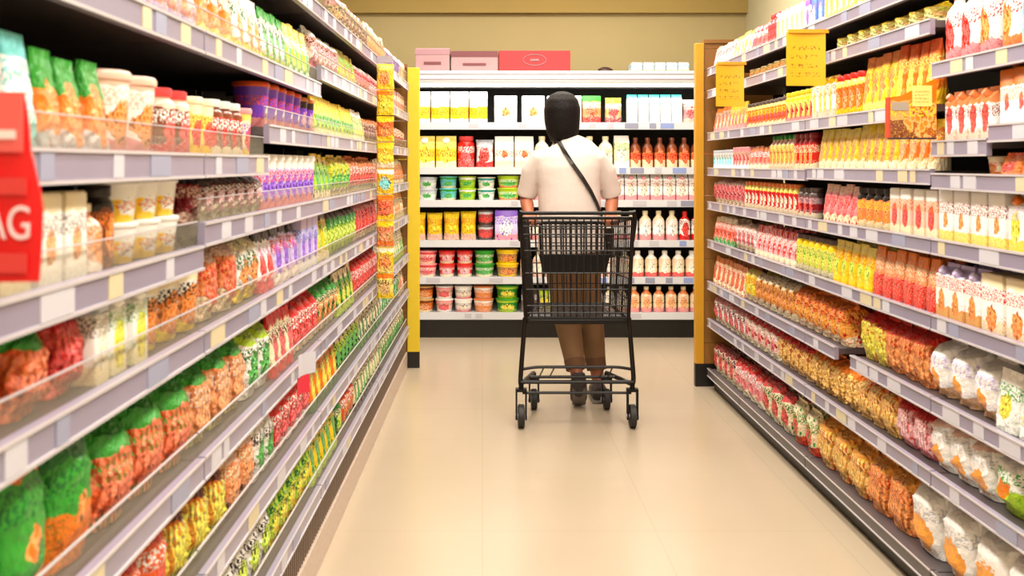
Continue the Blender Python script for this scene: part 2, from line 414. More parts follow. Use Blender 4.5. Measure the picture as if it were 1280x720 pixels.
NAMES = {'bag': ('snack_bag', 'bag'), 'veg': ('vegetable_bag', 'bag'), 'pouch': ('food_pouch', 'pouch'), 'carton': ('drink_carton', 'carton'),
         'box': ('food_box', 'box'), 'jar': ('food_jar', 'jar'), 'tub': ('food_tub', 'tub'), 'bottle': ('drink_bottle', 'bottle'),
         'can': ('food_can', 'can'), 'noodle': ('noodle_pack', 'pack'), 'brick': ('juice_box', 'juice box'), 'loaf': ('bread_bag', 'bag')}
def make_product(kind, code, w, h, d, seed, parts, opt):
    rnd = random.Random(seed); nm, cat = NAMES[kind]
    if kind == 'pouch' and opt.get('pattern'): nm = 'snack_pouch'
    o = dict(opt); capk = o.pop('cap', code[1])
    def fin(root, subs):
        return root, subs
    subs = []
    if kind in ('bag', 'veg', 'pouch', 'noodle', 'loaf'):
        o.setdefault('crinkle', .9 if kind != 'pouch' else .5)
        o.setdefault('rough', .3)
        if kind == 'veg': o.setdefault('pattern', 'strands')
        if kind == 'noodle': o.setdefault('pattern', 'strands')
        if kind == 'loaf': (o.setdefault('pattern', 'plain'), o.update(crinkle=.4))
        m = pack_mat(code, seed=seed % 5, **o)
        if kind == 'pouch':
            rr = []
            for j in range(11):
                v = j/10; th = (1-v**1.8)*.96+.04; ww = w*(1-.05*v)*(1 if v > .05 else .94)
                ring = rrect(ww, max(d*th, .006), max(min(d*th, ww)*.35, .002), h*v)
                rr.append([(x*(1+.03*rnd.uniform(-1, 1)), y*(1+.12*rnd.uniform(-1, 1)), z) for x, y, z in ring])
            b = MB().rings(rr)
        else:
            b = bag_mesh(w, h*.95, d, rnd, .45 if kind in ('loaf', 'noodle') else .7)
        root = b.obj(nm, m)
        if parts:
            s_ = MB(); n = 16
            z0 = h*.94; z1 = h
            fr = [(-w*.46+w*.92*k/n, .004*math.sin(k*1.9+seed)) for k in range(n+1)]
            ring = lambda z, q: [(x*q, y-.0015, z) for x, y in fr]+[(x*q, y+.0015, z) for x, y in fr[::-1]]
            s_.rings([ring(z0-.004, .97), ring(z1, 1)])
            subs.append(s_.obj('top_seal', mat('seal_'+code[1], C[code[1]], .3), root))
    elif kind in ('jar', 'can', 'bottle', 'tub'):
        r = w/2; m = pack_mat(code, seed=seed % 5, **dict(o, rough=.25))
        if kind == 'jar': prof = [(r*.9, 0), (r, h*.04), (r, h*.74), (r*.93, h*.8), (r*.78, h*.84), (r*.78, h*.88)]
        elif kind == 'can': prof = [(r*.94, 0), (r, h*.02), (r*.97, h*.04), (r*.97, h*.5), (r*.97, h*.95), (r, h*.97), (r*.94, h)]
        elif kind == 'bottle': prof = [(r*.88, 0), (r, h*.03), (r, h*.3), (r*.94, h*.36), (r, h*.42), (r, h*.62), (r*.85, h*.72), (r*.45, h*.82), (r*.38, h*.86), (r*.38, h*.9)]
        else: prof = [(r*.8, 0), (r*.84, h*.03), (r*.97, h*.86), (r*.97, h*.9)]
        root = MB().lathe(prof, 16).obj(nm, m)
        if kind == 'can': prof = [(r*.9, h*.985), (r*.9, h*1.004)]
        elif kind == 'jar': prof = [(r*.84, h*.865), (r*.86, h*.875), (r*.86, h*.985), (r*.8, h)]
        elif kind == 'bottle': prof = [(r*.44, h*.88), (r*.44, h*.99), (r*.4, h)]
        else: prof = [(r*1.02, h*.885), (r*1.03, h*.9), (r*1.03, h*.965), (r*.97, h)]
        subs.append(MB().lathe(prof, 16).obj('cap' if kind == 'bottle' else 'lid', cap_mat(capk) if kind != 'can' else metal_m, root))
    elif kind == 'carton':
        m = pack_mat(code, seed=seed % 5, **o)
        hb = h*.78
        rr = [rrect(w, d, .004, 0, 2), rrect(w, d, .004, hb, 2), rrect(w, d*.12, .003, h*.93, 2), rrect(w, d*.1, .002, h, 2)]
        root = MB().rings(rr).obj(nm, m)
        if parts or capk != code[1]:
            c = MB().lathe([(w*.17, 0), (w*.17, .016), (w*.14, .019)], 12).obj('cap', cap_mat(capk), root)
            sl = math.atan2(h*.15, d*.44); c.location = (0, -d*.30, hb+h*.055); c.rotation_euler = (PI/2-sl*.9, 0, 0)
            subs.append(c)
    elif kind == 'brick':
        m = pack_mat(code, seed=seed % 5, **o)
        root = MB().rings([rrect(w, d, .003, 0, 2), rrect(w, d, .003, h*.985, 2), rrect(w*.97, d*.95, .003, h, 2)]).obj(nm, m)
        c = MB().lathe([(w*.15, 0), (w*.15, .013), (w*.12, .015)], 12).obj('cap', cap_mat(capk), root); c.location = (0, -d*.1, h); subs.append(c)
    else:  # box with tucked flap
        m = pack_mat(code, seed=seed % 5, **o)
        root = MB().rings([rrect(w*.99, d*.98, .002, 0, 2), rrect(w, d, .002, .004, 2), rrect(w, d, .002, h-.004, 2), rrect(w*.985, d*.97, .002, h-.002, 2)]).obj(nm, m)
        subs.append(MB().box(-w*.47, w*.47, -d*.44, d*.3, h-.002, h).obj('flap', mat('flap_'+code[1], C[code[1]], .5), root, smooth=False))
    return root, subs, cat

ORD = {'1': 'lowest', '2': 'second', '3': 'third', '4': 'fourth', '5': 'fifth', '6': 'sixth', '7': 'seventh', '8': 'eighth', '9': 'ninth'}
RUNTXT = {'L': 'shelf up, vent-based shelving', 'R': 'shelf up, yellow-card shelving', 'B': 'shelf up, end chiller'}
seen_labels = set()
NOBJ = [0]
def zof(table, s):
    if not isinstance(table, list): return table
    for a, b, z in table:
        if a <= s < b: return z
    return None
def stock(run, row, segs):
    side = run.side
    table = {'L': LZ, 'R': RZ, 'B': BZ}[side][row]
    for sg in segs:
        a, b, kind, desc, code, h, w = sg[:7]
        opt = dict(sg[7]) if len(sg) > 7 else {}
        d = opt.pop('d', {'bag': .085, 'veg': .11, 'pouch': .055, 'carton': w, 'box': .05, 'noodle': .13, 'loaf': .15, 'brick': w}.get(kind, w))
        d = min(d, .17)
        rows = opt.pop('rows', None); stack = opt.pop('stack', 1); lean = opt.pop('lean', 3)
        s0, s1 = sorted((run.s_of(a), run.s_of(b)))
        s1 = min(s1, {'L': 6.41, 'R': 5.86, 'B': 9}[side]); s0 = max(s0, {'L': .87, 'R': 1.95, 'B': -9}[side])
        for a_, b_, _z in table if isinstance(table, list) else ():
            for bd in (a_, b_):
                if s0 < bd < s1:
                    if s0+s1 > 2*bd: s0 = bd+.006
                    else: s1 = bd-.006
        if s1-s0 < .05: continue
        n = max(1, int((s1-s0)/(w+.006)+.35)); pitch = (s1-s0)/n
        ww = min(w, pitch-.003) if side != 'B' else min(w*1.12, pitch-.007)
        zz0 = zof(table, (s0+s1)/2)
        if zz0 is None: continue
        if side != 'B':      # keep clear of the shelf above
            up = [zz for k_ in {'L': LZ, 'R': RZ}[side].values() for a_, b_, zz in k_ if a_ < s1 and b_ > s0 and zz > zz0+.05]
            if up: h = min(h, (min(up)-zz0-.034)/stack)
        nr = rows if rows else (2 if zz0 < 1.0 and side != 'B' else 1)
        near = side != 'B' and s0 < 4.2
        for rowi in range(nr):
            pre = 'rear ' if rowi else ''
            lvl = row[1]
            label = '%s%s, %s %s' % (pre, desc, ORD[lvl], RUNTXT[side])
            if label in seen_labels: raise RuntimeError('double label '+label)
            seen_labels.add(label)
            group = '%s%ss on the %s %s' % (pre, desc, ORD[lvl], RUNTXT[side].replace('shelf up, ', 'shelf of the '))
            seed = abs(sum(ord(c)*(i+1) for i, c in enumerate(desc)))
            root = subs = None
            last = 1e9
            for i in range(n):
                s = s0+(i+.5)*pitch
                for a_, b_, _z in table if isinstance(table, list) else ():      # stay off the step between two shelf heights
                    for bd in (a_, b_):
                        if abs(s-bd) < ww/2+.006: s = bd+math.copysign(ww/2+.007, s-bd)
                z = zof(table, s)
                if z is None or (i and abs(s-last) < ww+.002): continue
                last = s
                for st in range(stack):
                    if root is None:
                        root, subs, cat = make_product(kind, code, ww*.985, h, d*.97, seed, near, opt)
                        o = root
                    else:
                        o = root.copy(); COL.objects.link(o)
                        for c in subs:
                            q = c.copy(); COL.objects.link(q); q.parent = o
                    soft = kind in ('bag', 'veg', 'pouch', 'noodle', 'loaf')
                    dr = math.radians(random.uniform(-lean, lean)) if soft else 0
                    dep = .014+d/2+rowi*(d+.014)+random.uniform(0, .004)
                    place(o, run, s, dep, z-.0052+st*(h+.0005) if side != 'B' else z-.0032+st*(h+.0005), dr)
                    sc = 1+(random.uniform(-.05, .03) if soft else 0)
                    if stack == 1: o.scale = (1, 1, sc)
                    tag(o, label, cat, group); NOBJ[0] += 1

sp = dict(pattern='spots')
# ---- vent-based run (side L); pixel ranges give the stretch of shelf each facing takes
stock(RL, 'L1', [(60, 285, 'pouch', 'white pouch speckled with black', 'WWCWK', .15, .10, sp),
    (285, 345, 'bag', 'white bag with small black marks', 'WWWLK', .16, .10, sp),
    (345, 392, 'bag', 'yellow-green bag with dark spots', 'LLYYg', .17, .10, sp),
    (392, 424, 'pouch', 'yellow pouch with white top', 'YWLGg', .16, .09, sp),
    (424, 432, 'bag', 'dark green bag', 'gGgLC', .16, .09), (432, 446, 'bag', 'red and green bag', 'cRGOW', .16, .09),
    (446, 478, 'pouch', 'black, cream and green pouch', 'CgKGK', .16, .09, sp),
    (478, 500, 'bag', 'cream bag with green flecks', 'CCGGg', .15, .09, sp), (500, 509.5, 'bag', 'small cream and black bag', 'CWKGK', .15, .09, sp)])
stock(RL, 'L2', [(60, 222, 'bag', 'orange-red bag with white label', 'cRcRW', .17, .115, dict(bz=.3, br=.1)),
    (222, 292, 'veg', 'brown and orange bag with green foot', 'OBgYk', .16, .125),
    (292, 326, 'bag', 'peach and brown bag', 'psBpC', .16, .11), (326, 348, 'bag', 'white bag spotted with black', 'WWWGK', .16, .11, sp),
    (348, 392, 'bag', 'bright red bag with white foot', 'RRWrW', .165, .10), (392, 424, 'pouch', 'orange and dark green pouch', 'OngYg', .165, .1),
    (424, 452, 'bag', 'lime and cream bag', 'LCGGK', .165, .1, sp), (452, 480, 'pouch', 'cream pouch with green leaves', 'CLGgK', .16, .095, sp),
    (480, 500, 'bag', 'pale bag mottled with green', 'WgCGg', .16, .09, sp), (500, 509.5, 'pouch', 'pink and cream pouch', 'CPCrK', .16, .09)])
stock(RL, 'L3', [(-60, 78, 'bag', 'big glossy green and orange bag', 'GOpOg', .205, .14, dict(tz=.86, br=.12, crinkle=.5)),
    (78, 140, 'bag', 'green bag with orange foot', 'GgOOg', .20, .13, dict(bz=.42, br=.1, crinkle=.5)),
    (140, 250, 'veg', 'orange carrot bag with green ends', 'cGgcG', .17, .135, dict(tz=.72, bz=.2, br=.32)),
    (250, 316, 'veg', 'peach-orange bag with leafy green top', 'pGGpW', .165, .125, dict(tz=.78, bz=.14)),
    (316, 345, 'bag', 'white and pale green bag', 'WLWGg', .165, .115), (345, 372, 'pouch', 'cream and red pouch', 'CRRrK', .16, .1),
    (372, 402, 'bag', 'vivid red bag with cream foot', 'RRCRW', .165, .1), (402, 425, 'bag', 'dark green and orange bag', 'gGCOC', .16, .1),
    (425, 446, 'pouch', 'green and cream pouch', 'GCLYK', .16, .095, sp), (446, 474, 'bag', 'pink-red bag', 'rRCRW', .165, .1),
    (474, 509.5, 'pouch', 'cream and olive pouch', 'CWLGK', .16, .095, sp)])
stock(RL, 'L4', [(-60, 22, 'veg', 'orange-red bag of carrots', 'cGccW', .17, .10, dict(tz=.85)),
    (22, 84, 'veg', 'carrot bag with green leafy top', 'cGccO', .165, .105, dict(tz=.72)),
    (84, 124, 'veg', 'deep red and orange bag', 'RRcRc', .165, .10), (124, 142, 'carton', 'narrow grey-white carton', 'WwCCk', .15, .06),
    (142, 192, 'carton', 'pale green-white carton with yellow flowers', 'WWCYG', .16, .066, dict(br=.3, by=.35, cap='W')),
    (192, 262, 'tub', 'white and orange tub', 'WCYOK', .155, .115, dict(tz=.85, br=.35, cap='W')),
    (262, 306, 'bag', 'salmon bag with cream foot', 'psCcR', .155, .105, dict(bz=.35, br=.33)),
    (306, 330, 'bag', 'cream bag with orange picture', 'WCYOg', .16, .095), (330, 348, 'pouch', 'white pouch with red foot', 'WKRRl', .155, .09),
    (348, 378, 'pouch', 'dark blue and red pouch', 'lKWVR', .16, .09), (378, 400, 'box', 'lilac box', 'llWVb', .165, .08),
    (400, 414, 'pouch', 'yellow pouch with dark top', 'YkCLg', .16, .09), (414, 448, 'bag', 'fresh green bag', 'GkLLg', .165, .095),
    (448, 474, 'bag', 'red and pink bag', 'rPCRK', .16, .095), (474, 509.5, 'pouch', 'orange and cream pouch', 'CpCOK', .15, .09, sp)])
stock(RL, 'L5', [(-60, 50, 'box', 'small red and cream box', 'CRCOK', .12, .08), (50, 116, 'box', 'cream box with orange stripe', 'WCWpk', .12, .07, dict(br=.2, cap='O')),
    (116, 142, 'bottle', 'small peach bottle', 'spWpO', .10, .055, dict(cap='C')), (142, 160, 'jar', 'brown jar with dark lid', 'BKBOO', .125, .07, dict(cap='K')),
    (160, 236, 'tub', 'yellow and white banded tub', 'YWYWO', .065, .10, dict(stack=2, cap='W', tz=.6)),
    (236, 262, 'bag', 'dark maroon bag', 'MKsBs', .125, .075), (262, 334, 'bag', 'maroon and pink bag with cream foot', 'MkCPW', .125, .075, dict(bz=.33)),
    (334, 398, 'tub', 'lilac and pink tub with white lid', 'lWPVr', .14, .08, dict(cap='W')), (398, 418, 'pouch', 'green-yellow pouch', 'LYCGg', .145, .085, sp),
    (418, 440, 'bag', 'olive bag with yellow spots', 'LyCGY', .145, .085, sp), (440, 472, 'bag', 'orange-red bag with cream foot', 'cpCRW', .145, .085),
    (472, 509.5, 'pouch', 'rust and cream pouch', 'pCCcK', .14, .09, sp)])
stock(RL, 'L6', [(-60, 20, 'pouch', 'cyan-topped white pouch', 'WTTTb', .155, .075, dict(br=.1)), (20, 62, 'pouch', 'white and turquoise pouch', 'WTTTT', .15, .07, dict(bz=.28, br=.12)),
    (62, 88, 'pouch', 'green-topped orange pouch with yellow lip', 'OGwOO', .14, .065, dict(tz=.6)),
    (88, 148, 'pouch', 'green, white and orange pouch', 'OGwOO', .135, .068, dict(tz=.6, br=.34)),
    (148, 212, 'tub', 'large white tub with orange picture', 'WsPOs', .13, .12, dict(br=.3, tz=.9, cap='s')),
    (212, 248, 'jar', 'brown and white jar with red lid', 'BsRRW', .12, .075, dict(cap='r')),
    (248, 276, 'tub', 'cream tub with pale lid', 'yCYRO', .115, .075, dict(cap='C')), (276, 310, 'jar', 'red and brown jar with white lid', 'RBCBW', .12, .07, dict(cap='W')),
    (310, 332, 'tub', 'cream and red tub', 'CyYRV', .115, .07, dict(cap='P')), (333, 383, 'tub', 'purple tub with orange rim', 'VVPsr', .115, .095, dict(cap='c', bz=.25, br=.08)),
    (383, 398, 'tub', 'dark blue tub', 'VKPPV', .11, .08, dict(cap='p')), (398, 446, 'pouch', 'lime and yellow pouch', 'LYCGy', .13, .075, sp),
    (446, 458, 'pouch', 'white-green pouch', 'CWWLG', .13, .075), (458, 472, 'bag', 'brown-pink bag', 'spCBK', .12, .08), (472, 492, 'bag', 'orange bag', 'OpCOK', .13, .085),
    (492, 509.5, 'bag', 'rust-red bag', 'csMBC', .13, .085)])
stock(RL, 'L7', [(60, 200, 'pouch', 'white and pink pouch', 'WPlVO', .14, .08), (200, 254, 'pouch', 'pink and orange pouch', 'pWlPV', .14, .08),
    (254, 300, 'pouch', 'orange and yellow pouch', 'OYyOW', .15, .075), (300, 334, 'pouch', 'white pouch with orange stripe', 'WWyOg', .15, .075),
    (334, 364, 'pouch', 'white and green pouch', 'WGLGK', .15, .07, sp), (364, 391, 'pouch', 'tall green-yellow pouch', 'LyGGW', .15, .07, sp),
    (393, 426, 'bag', 'pale pink puffed bag', 'sWPPM', .13, .085), (426, 448, 'pouch', 'green and orange pouch', 'LyOcG', .125, .075, sp),
    (448, 474, 'bag', 'pink and red bag', 'PsPrR', .12, .085), (474, 492, 'bag', 'orange and cream bag', 'OCCpR', .12, .085), (492, 509.5, 'box', 'low rust box', 'cBsMC', .11, .09)])
stock(RL, 'L8', [(300, 430, 'pouch', 'brown and white speckled pouch', 'sWBBK', .13, .08, sp), (430, 462, 'bag', 'tan and pink bag', 'nPsBK', .14, .085, sp),
    (462, 484, 'pouch', 'golden brown pouch', 'nCBOk', .15, .085, sp), (484, 500, 'bag', 'lilac-white bag', 'lWsVk', .14, .085), (500, 509.5, 'box', 'beige box', 'CsnBk', .12, .085)])
# ---- run with the yellow cards (side R)
stock(RR, 'R1', [(1400, 1202, 'loaf', 'white bag with yellow picture', 'WWWAW', .21, .165, dict(br=.34, by=.3, bz=.08)),
    (1202, 1122, 'loaf', 'white bag with two orange spots', 'WWWAw', .21, .165, dict(br=.3, by=.32, bz=.08)),
    (1122, 1072, 'noodle', 'orange noodle bag', 'AApOR', .19, .16, dict(br=.5)), (1072, 1012, 'noodle', 'yellow-orange noodle bag', 'YARAR', .185, .15, dict(br=.42)),
    (1012, 980, 'bag', 'cream bag with red and green picture', 'CCRRG', .18, .13, sp), (980, 945, 'bag', 'red-streaked cream bag', 'CrCRg', .18, .13, sp),
    (945, 912, 'bag', 'pink and red bag', 'PRCrW', .175, .12, sp), (912, 885, 'bag', 'maroon and white bag', 'sMCRK', .175, .12, sp)])
stock(RR, 'R2', [(1400, 1226, 'loaf', 'white and lime bag', 'WWLOG', .155, .12, dict(bz=.4, br=.2)), (1226, 1150, 'loaf', 'lilac-white bag with orange foot', 'WsWAw', .165, .12, dict(br=.22, by=.25)),
    (1150, 1108, 'noodle', 'hot pink pack', 'rRrPW', .155, .11), (1108, 1060, 'noodle', 'orange strand pack', 'AOnAR', .155, .11, dict(br=.5)),
    (1060, 1005, 'noodle', 'amber noodle pack', 'AOnAM', .155, .11, dict(br=.45)), (1005, 965, 'noodle', 'red-brown noodle pack', 'ARsAR', .15, .11, dict(br=.4)),
    (965, 925, 'bag', 'red and cream bag', 'sRCrW', .15, .105, sp), (925, 885, 'bag', 'pink and white bag', 'WPCrM', .145, .105, sp)])
stock(RR, 'R3', [(1400, 1232, 'pouch', 'white pouch with yellow and green print', 'WWWYG', .155, .11, dict(br=.22)), (1232, 1148, 'loaf', 'white crinkled bag with orange eggs', 'WWnAl', .165, .11, dict(br=.22, by=.3)),
    (1148, 1095, 'noodle', 'red-orange noodle pack', 'cRpOR', .165, .10, dict(br=.4)), (1095, 1062, 'noodle', 'orange chip bag', 'ARpYR', .165, .10, dict(br=.42)),
    (1046, 985, 'noodle', 'orange bag with red spots', 'AOCAR', .165, .10, sp), (985, 938, 'bag', 'brown-orange bag', 'ACCOB', .16, .095, sp), (938, 925, 'bag', 'lemon yellow bag', 'YyCYO', .155, .09),
    (925, 885, 'pouch', 'cream and rust pouch', 'CpCcR', .15, .09, sp)])
stock(RR, 'R4', [(1400, 1216, 'box', 'white box with orange panel', 'WCCOR', .15, .11, dict(br=.22, by=.25, d=.09)), (1216, 1160, 'carton', 'white carton with red and orange foot', 'WlnOR', .15, .08, dict(br=.22, by=.3)),
    (1160, 1082, 'pouch', 'red-footed orange pouch', 'pORRC', .155, .07, dict(bz=.45, br=.1)), (1082, 1034, 'pouch', 'bright yellow pouch', 'YyYLO', .15, .07),
    (1034, 988, 'jar', 'yellow-green jar with dark lid', 'yYCLG', .145, .07, dict(cap='k')), (988, 938, 'pouch', 'red and pink pouch', 'rRCPW', .145, .075, sp),
    (938, 912, 'bag', 'white and rose bag', 'WsCrP', .14, .08), (912, 885, 'pouch', 'rust and white pouch', 'cCGRW', .14, .08, sp)])
stock(RR, 'R5', [(1400, 1250, 'carton', 'white carton with yellow band', 'WWYYl', .145, .075, dict(cap='O')), (1250, 1165, 'box', 'white box with yellow foot', 'WWyOM', .145, .085, dict(br=.15)),
    (1165, 1104, 'box', 'red and white box', 'sWCRO', .14, .075, dict(br=.26)), (1104, 1062, 'jar', 'orange and black jar', 'pKCOY', .135, .065, dict(cap='K')),
    (1062, 1022, 'pouch', 'pink-red pouch', 'PsCrR', .14, .065, sp), (1010, 990, 'jar', 'dark wine jar', 'MkCRw', .12, .06, dict(cap='k')),
    (990, 925, 'jar', 'red and cream jar', 'RyCCM', .13, .06, dict(cap='O')), (925, 885, 'bag', 'pink bag with red print', 'PsCrR', .14, .08, sp)])
stock(RR, 'R6', [(1400, 1238, 'pouch', 'salmon-orange pouch', 'OcpRp', .115, .10), (1236, 1220, 'tub', 'small cream tub', 'CCOOR', .05, .06, dict(cap='C')),
    (1164, 1112, 'pouch', 'orange-yellow pouch', 'OYCpy', .155, .065), (1112, 1072, 'pouch', 'golden yellow pouch', 'YYCOn', .155, .065), (1072, 1016, 'pouch', 'lemon pouch', 'YyCOn', .15, .06),
    (1010, 985, 'jar', 'dark red jar', 'RMCOC', .15, .06, dict(cap='M')), (985, 955, 'bottle', 'cream and orange bottle', 'ysCOB', .15, .055, dict(cap='G')),
    (955, 930, 'pouch', 'coral pouch', 'rpCcW', .11, .065), (930, 910, 'can', 'pink and white can', 'sPWrM', .11, .06), (910, 885, 'can', 'white can', 'WwWTk', .10, .06)])
stock(RR, 'R7', [(1400, 1232, 'brick', 'orange-topped white juice box', 'WOWRO', .14, .07, dict(tz=.7, br=.15, cap='O')), (1232, 1172, 'carton', 'red and white carton', 'WpsRM', .14, .06, dict(tz=.7)),
    (1160, 1110, 'pouch', 'tall orange pouch', 'OcYYy', .20, .062), (1110, 1070, 'pouch', 'tall yellow pouch', 'YpyOn', .185, .062),
    (1070, 1036, 'jar', 'orange jar with red lid', 'OyYpR', .15, .058, dict(cap='R')), (1036, 1010, 'carton', 'white and yellow carton', 'WYsYO', .16, .058),
    (1010, 975, 'jar', 'yellow jar with red picture', 'yYPRG', .13, .055, dict(cap='Y')), (975, 928, 'jar', 'red-orange jar', 'cyCRY', .12, .055, dict(cap='k')),
    (926, 905, 'pouch', 'yellow and rose pouch', 'yYPrO', .14, .07), (905, 885, 'pouch', 'mixed rust pouch', 'sOPcB', .14, .07)])
stock(RR, 'R8', [(1400, 1262, 'bottle', 'teal and white bottle', 'WtCTk', .18, .07, dict(cap='t')), (1262, 1234, 'bottle', 'white bottle with orange foot', 'WspOR', .19, .07, dict(cap='k')),
    (1234, 1206, 'bottle', 'white bottle with dark red cap', 'WRPOM', .20, .07, dict(cap='M')), (1206, 1168, 'bottle', 'red-capped white bottle', 'WWPRR', .20, .075, dict(cap='R')),
    (1160, 1036, 'bag', 'low yellow and tan bag', 'nYCyL', .06, .10), (985, 930, 'bag', 'low tan bag', 'nCCOY', .055, .09)])
stock(RR, 'R9', [(1160, 1100, 'box', 'grey and tan box', 'nwCBk', .12, .085), (1100, 1060, 'box', 'yellow-green box', 'yLCYG', .12, .07), (1060, 1024, 'carton', 'white carton with lime print', 'WWyLk', .13, .06),
    (1024, 1008, 'box', 'blue and white box', 'bbWlV', .125, .06), (1008, 1000, 'box', 'purple box', 'WVWVM', .12, .06), (1000, 966, 'carton', 'white carton', 'WWCyk', .13, .06, dict(cap='W')),
    (966, 954, 'bottle', 'red-capped bottle', 'rRPRM', .14, .05, dict(cap='R')), (954, 934, 'pouch', 'rose pink pouch', 'rPPRW', .12, .065), (934, 912, 'pouch', 'white pouch with yellow spots', 'WyPYk', .12, .065, sp),
    (912, 885, 'pouch', 'white and pink pouch', 'WsCPM', .115, .065, sp)])
# ---- end chiller (side B)
o6 = dict(d=.09)
stock(RB, 'B6', [(490, 610, 'carton', 'yellow and white carton', 'YWWYO', .232, .125, dict(tz=.5, bz=.14, br=.08, d=.1, cap='W')), (615, 684, 'box', 'grey-blue and white box', 'WwwOk', .20, .15, dict(d=.12, br=.16)),
    (684, 728, 'box', 'white box with pale print', 'WWCwk', .20, .13, dict(d=.12)), (728, 752, 'box', 'orange and red box with green top', 'pGRcW', .2, .13, dict(d=.1)), (752, 783, 'pouch', 'tan and red pouch', 'nLMRW', .19, .11, dict(d=.08)),
    (784, 854, 'carton', 'slim teal-topped white carton', 'WtWWT', .21, .075, dict(tz=.86, br=.05, cap='t')), (854, 926, 'bag', 'pale pink bag', 'PWsrW', .19, .12)])
stock(RB, 'B5', [(490, 571, 'carton', 'white carton with yellow band', 'YyCYO', .232, .145, dict(d=.1, cap='W', tz=.6)), (571, 594, 'jar', 'red jar', 'RRRrW', .23, .125, dict(cap='r')),
    (594, 618, 'bag', 'white bag with red foot', 'WwRRP', .22, .13), (618, 668, 'carton', 'white carton with orange band', 'WWCcO', .23, .15, dict(d=.1, tz=.6, cap='W', br=.12)),
    (668, 768, 'bottle', 'milky white bottle', 'WWCCY', .23, .10, dict(cap='C')), (768, 788, 'carton', 'cream carton', 'CWWCG', .235, .105, dict(cap='W')),
    (788, 926, 'bottle', 'orange-red bottle with white foot', 'pBCcR', .22, .085, dict(tz=.55, bz=.3, cap='B'))])
stock(RB, 'B4', [(490, 548, 'tub', 'grey-green and white tub', 'WwWGt', .085, .135, dict(stack=2, cap='w', br=.2)), (548, 572, 'tub', 'teal and white tub', 'TGCGt', .088, .135, dict(stack=2, cap='T', br=.2)),
    (572, 596, 'tub', 'mint green tub', 'LWLGG', .088, .135, dict(stack=2, cap='L', br=.2)), (596, 620, 'tub', 'white and jade tub', 'WtWGt', .085, .135, dict(stack=2, cap='W', br=.2)),
    (620, 652, 'tub', 'lime green tub', 'LLOGW', .09, .15, dict(stack=2, cap='L')), (652, 765, 'carton', 'white and rose carton', 'WWPrM', .19, .09),
    (765, 926, 'carton', 'white carton with pink foot', 'WWPsM', .19, .085, dict(cap='P'))])
stock(RB, 'B3', [(490, 596, 'bag', 'golden yellow bag', 'YYsYO', .22, .108, dict(br=.1)), (596, 618, 'tub', 'red and grey tub', 'rwkRk', .11, .12, dict(stack=2, cap='k')),
    (618, 648, 'box', 'lavender-blue box', 'lVPwV', .22, .165, dict(d=.12, pattern='spots')), (648, 766, 'bottle', 'pale cream bottle', 'WCPCs', .215, .095, dict(cap='W')),
    (766, 850, 'bottle', 'white bottle with pink foot', 'WCPWs', .215, .09, dict(cap='C')), (850, 926, 'bottle', 'red-labelled bottle', 'WRRRM', .21, .085, dict(cap='R'))])
stock(RB, 'B2', [(490, 547, 'tub', 'pink tub', 'PrCrW', .095, .135, dict(stack=2, cap='P')), (547, 592, 'tub', 'red tub', 'RrCPW', .095, .135, dict(stack=2, cap='R')),
    (592, 619, 'tub', 'green-banded cream tub', 'GGCGW', .095, .145, dict(stack=2, cap='G')), (619, 650, 'tub', 'amber and cream tub', 'nYYOB', .098, .15, dict(stack=2, cap='Y')),
    (650, 790, 'bottle', 'cream bottle with peach foot', 'WCsCp', .19, .088, dict(cap='W')), (790, 926, 'bottle', 'cream bottle with rosy foot', 'CWrCs', .19, .088, dict(cap='W'))])
stock(RB, 'B1', [(490, 543, 'tub', 'orange and brown tub', 'OBCpB', .095, .125, dict(stack=2, cap='n')), (543, 567, 'tub', 'rosy white tub', 'sPWrM', .095, .135, dict(stack=2, cap='W')),
    (567, 591, 'tub', 'plain white tub', 'WWPsk', .095, .135, dict(stack=2, cap='W')), (591, 618, 'tub', 'peach tub', 'pWpOW', .095, .145, dict(stack=2, cap='p')),
    (618, 651, 'tub', 'bright green tub', 'GLLYg', .098, .155, dict(stack=2, cap='G')), (651, 672, 'box', 'dark box', 'kKkBw', .17, .12), (672, 694, 'bag', 'yellow-green bag', 'yLCYG', .18, .12),
    (694, 786, 'bottle', 'white bottle with grey print', 'WCsCk', .185, .088, dict(cap='W')), (786, 926, 'bottle', 'peach and cream bottle', 'CpPps', .185, .085, dict(cap='C'))])
print('PRODUCTS', NOBJ[0])

# boxes and cartons on top of the chiller
def topbox(px0, px1, y0, y1, name, m, label, cat, extra=None):
    Y = 7.66; x0, x1 = PX(px0, Y), PX(px1, Y); z1 = PZ(y0, Y); z0 = 1.95
    o = MB().box(0, x1-x0, 0, .3, 0, z1-z0).obj(name, m, loc=(x0, Y, z0), smooth=False, bevel=.004); tag(o, label, cat)
    return o, x1-x0, z1-z0
pink_m = mat('pink_shipping_card', 'a67f82', .7, noise=.08); dkr = mat('maroon_band', '6c3a3e', .7)
for a, b, n in ((519, 562, 'pink shipping box with maroon lid band, first on top of the chiller'), (564, 622, 'pink shipping box with dark lid, between pink and red boxes')):
    o, w, h = topbox(a, b, 60 if a < 550 else 64, 88, 'shipping_box', pink_m, n, 'box')
    MB().box(-.002, w+.002, -.002, .302, h*.72, h*(.94 if a < 550 else 1.01)).obj('lid_band', dkr if a > 550 else mat('mauve_band', '9c747c', .7), o, smooth=False)
    MB().box(w*.25, w*.75, -.003, 0, h*.3, h*.42).obj('printed_strip', dkr, o, smooth=False)
o, w, h = topbox(623.5, 713, 63, 88, 'shipping_box', mat('coral_red_card', 'a3262a', .6, noise=.05), 'long coral red shipping box with oval emblem on top of the chiller', 'box')
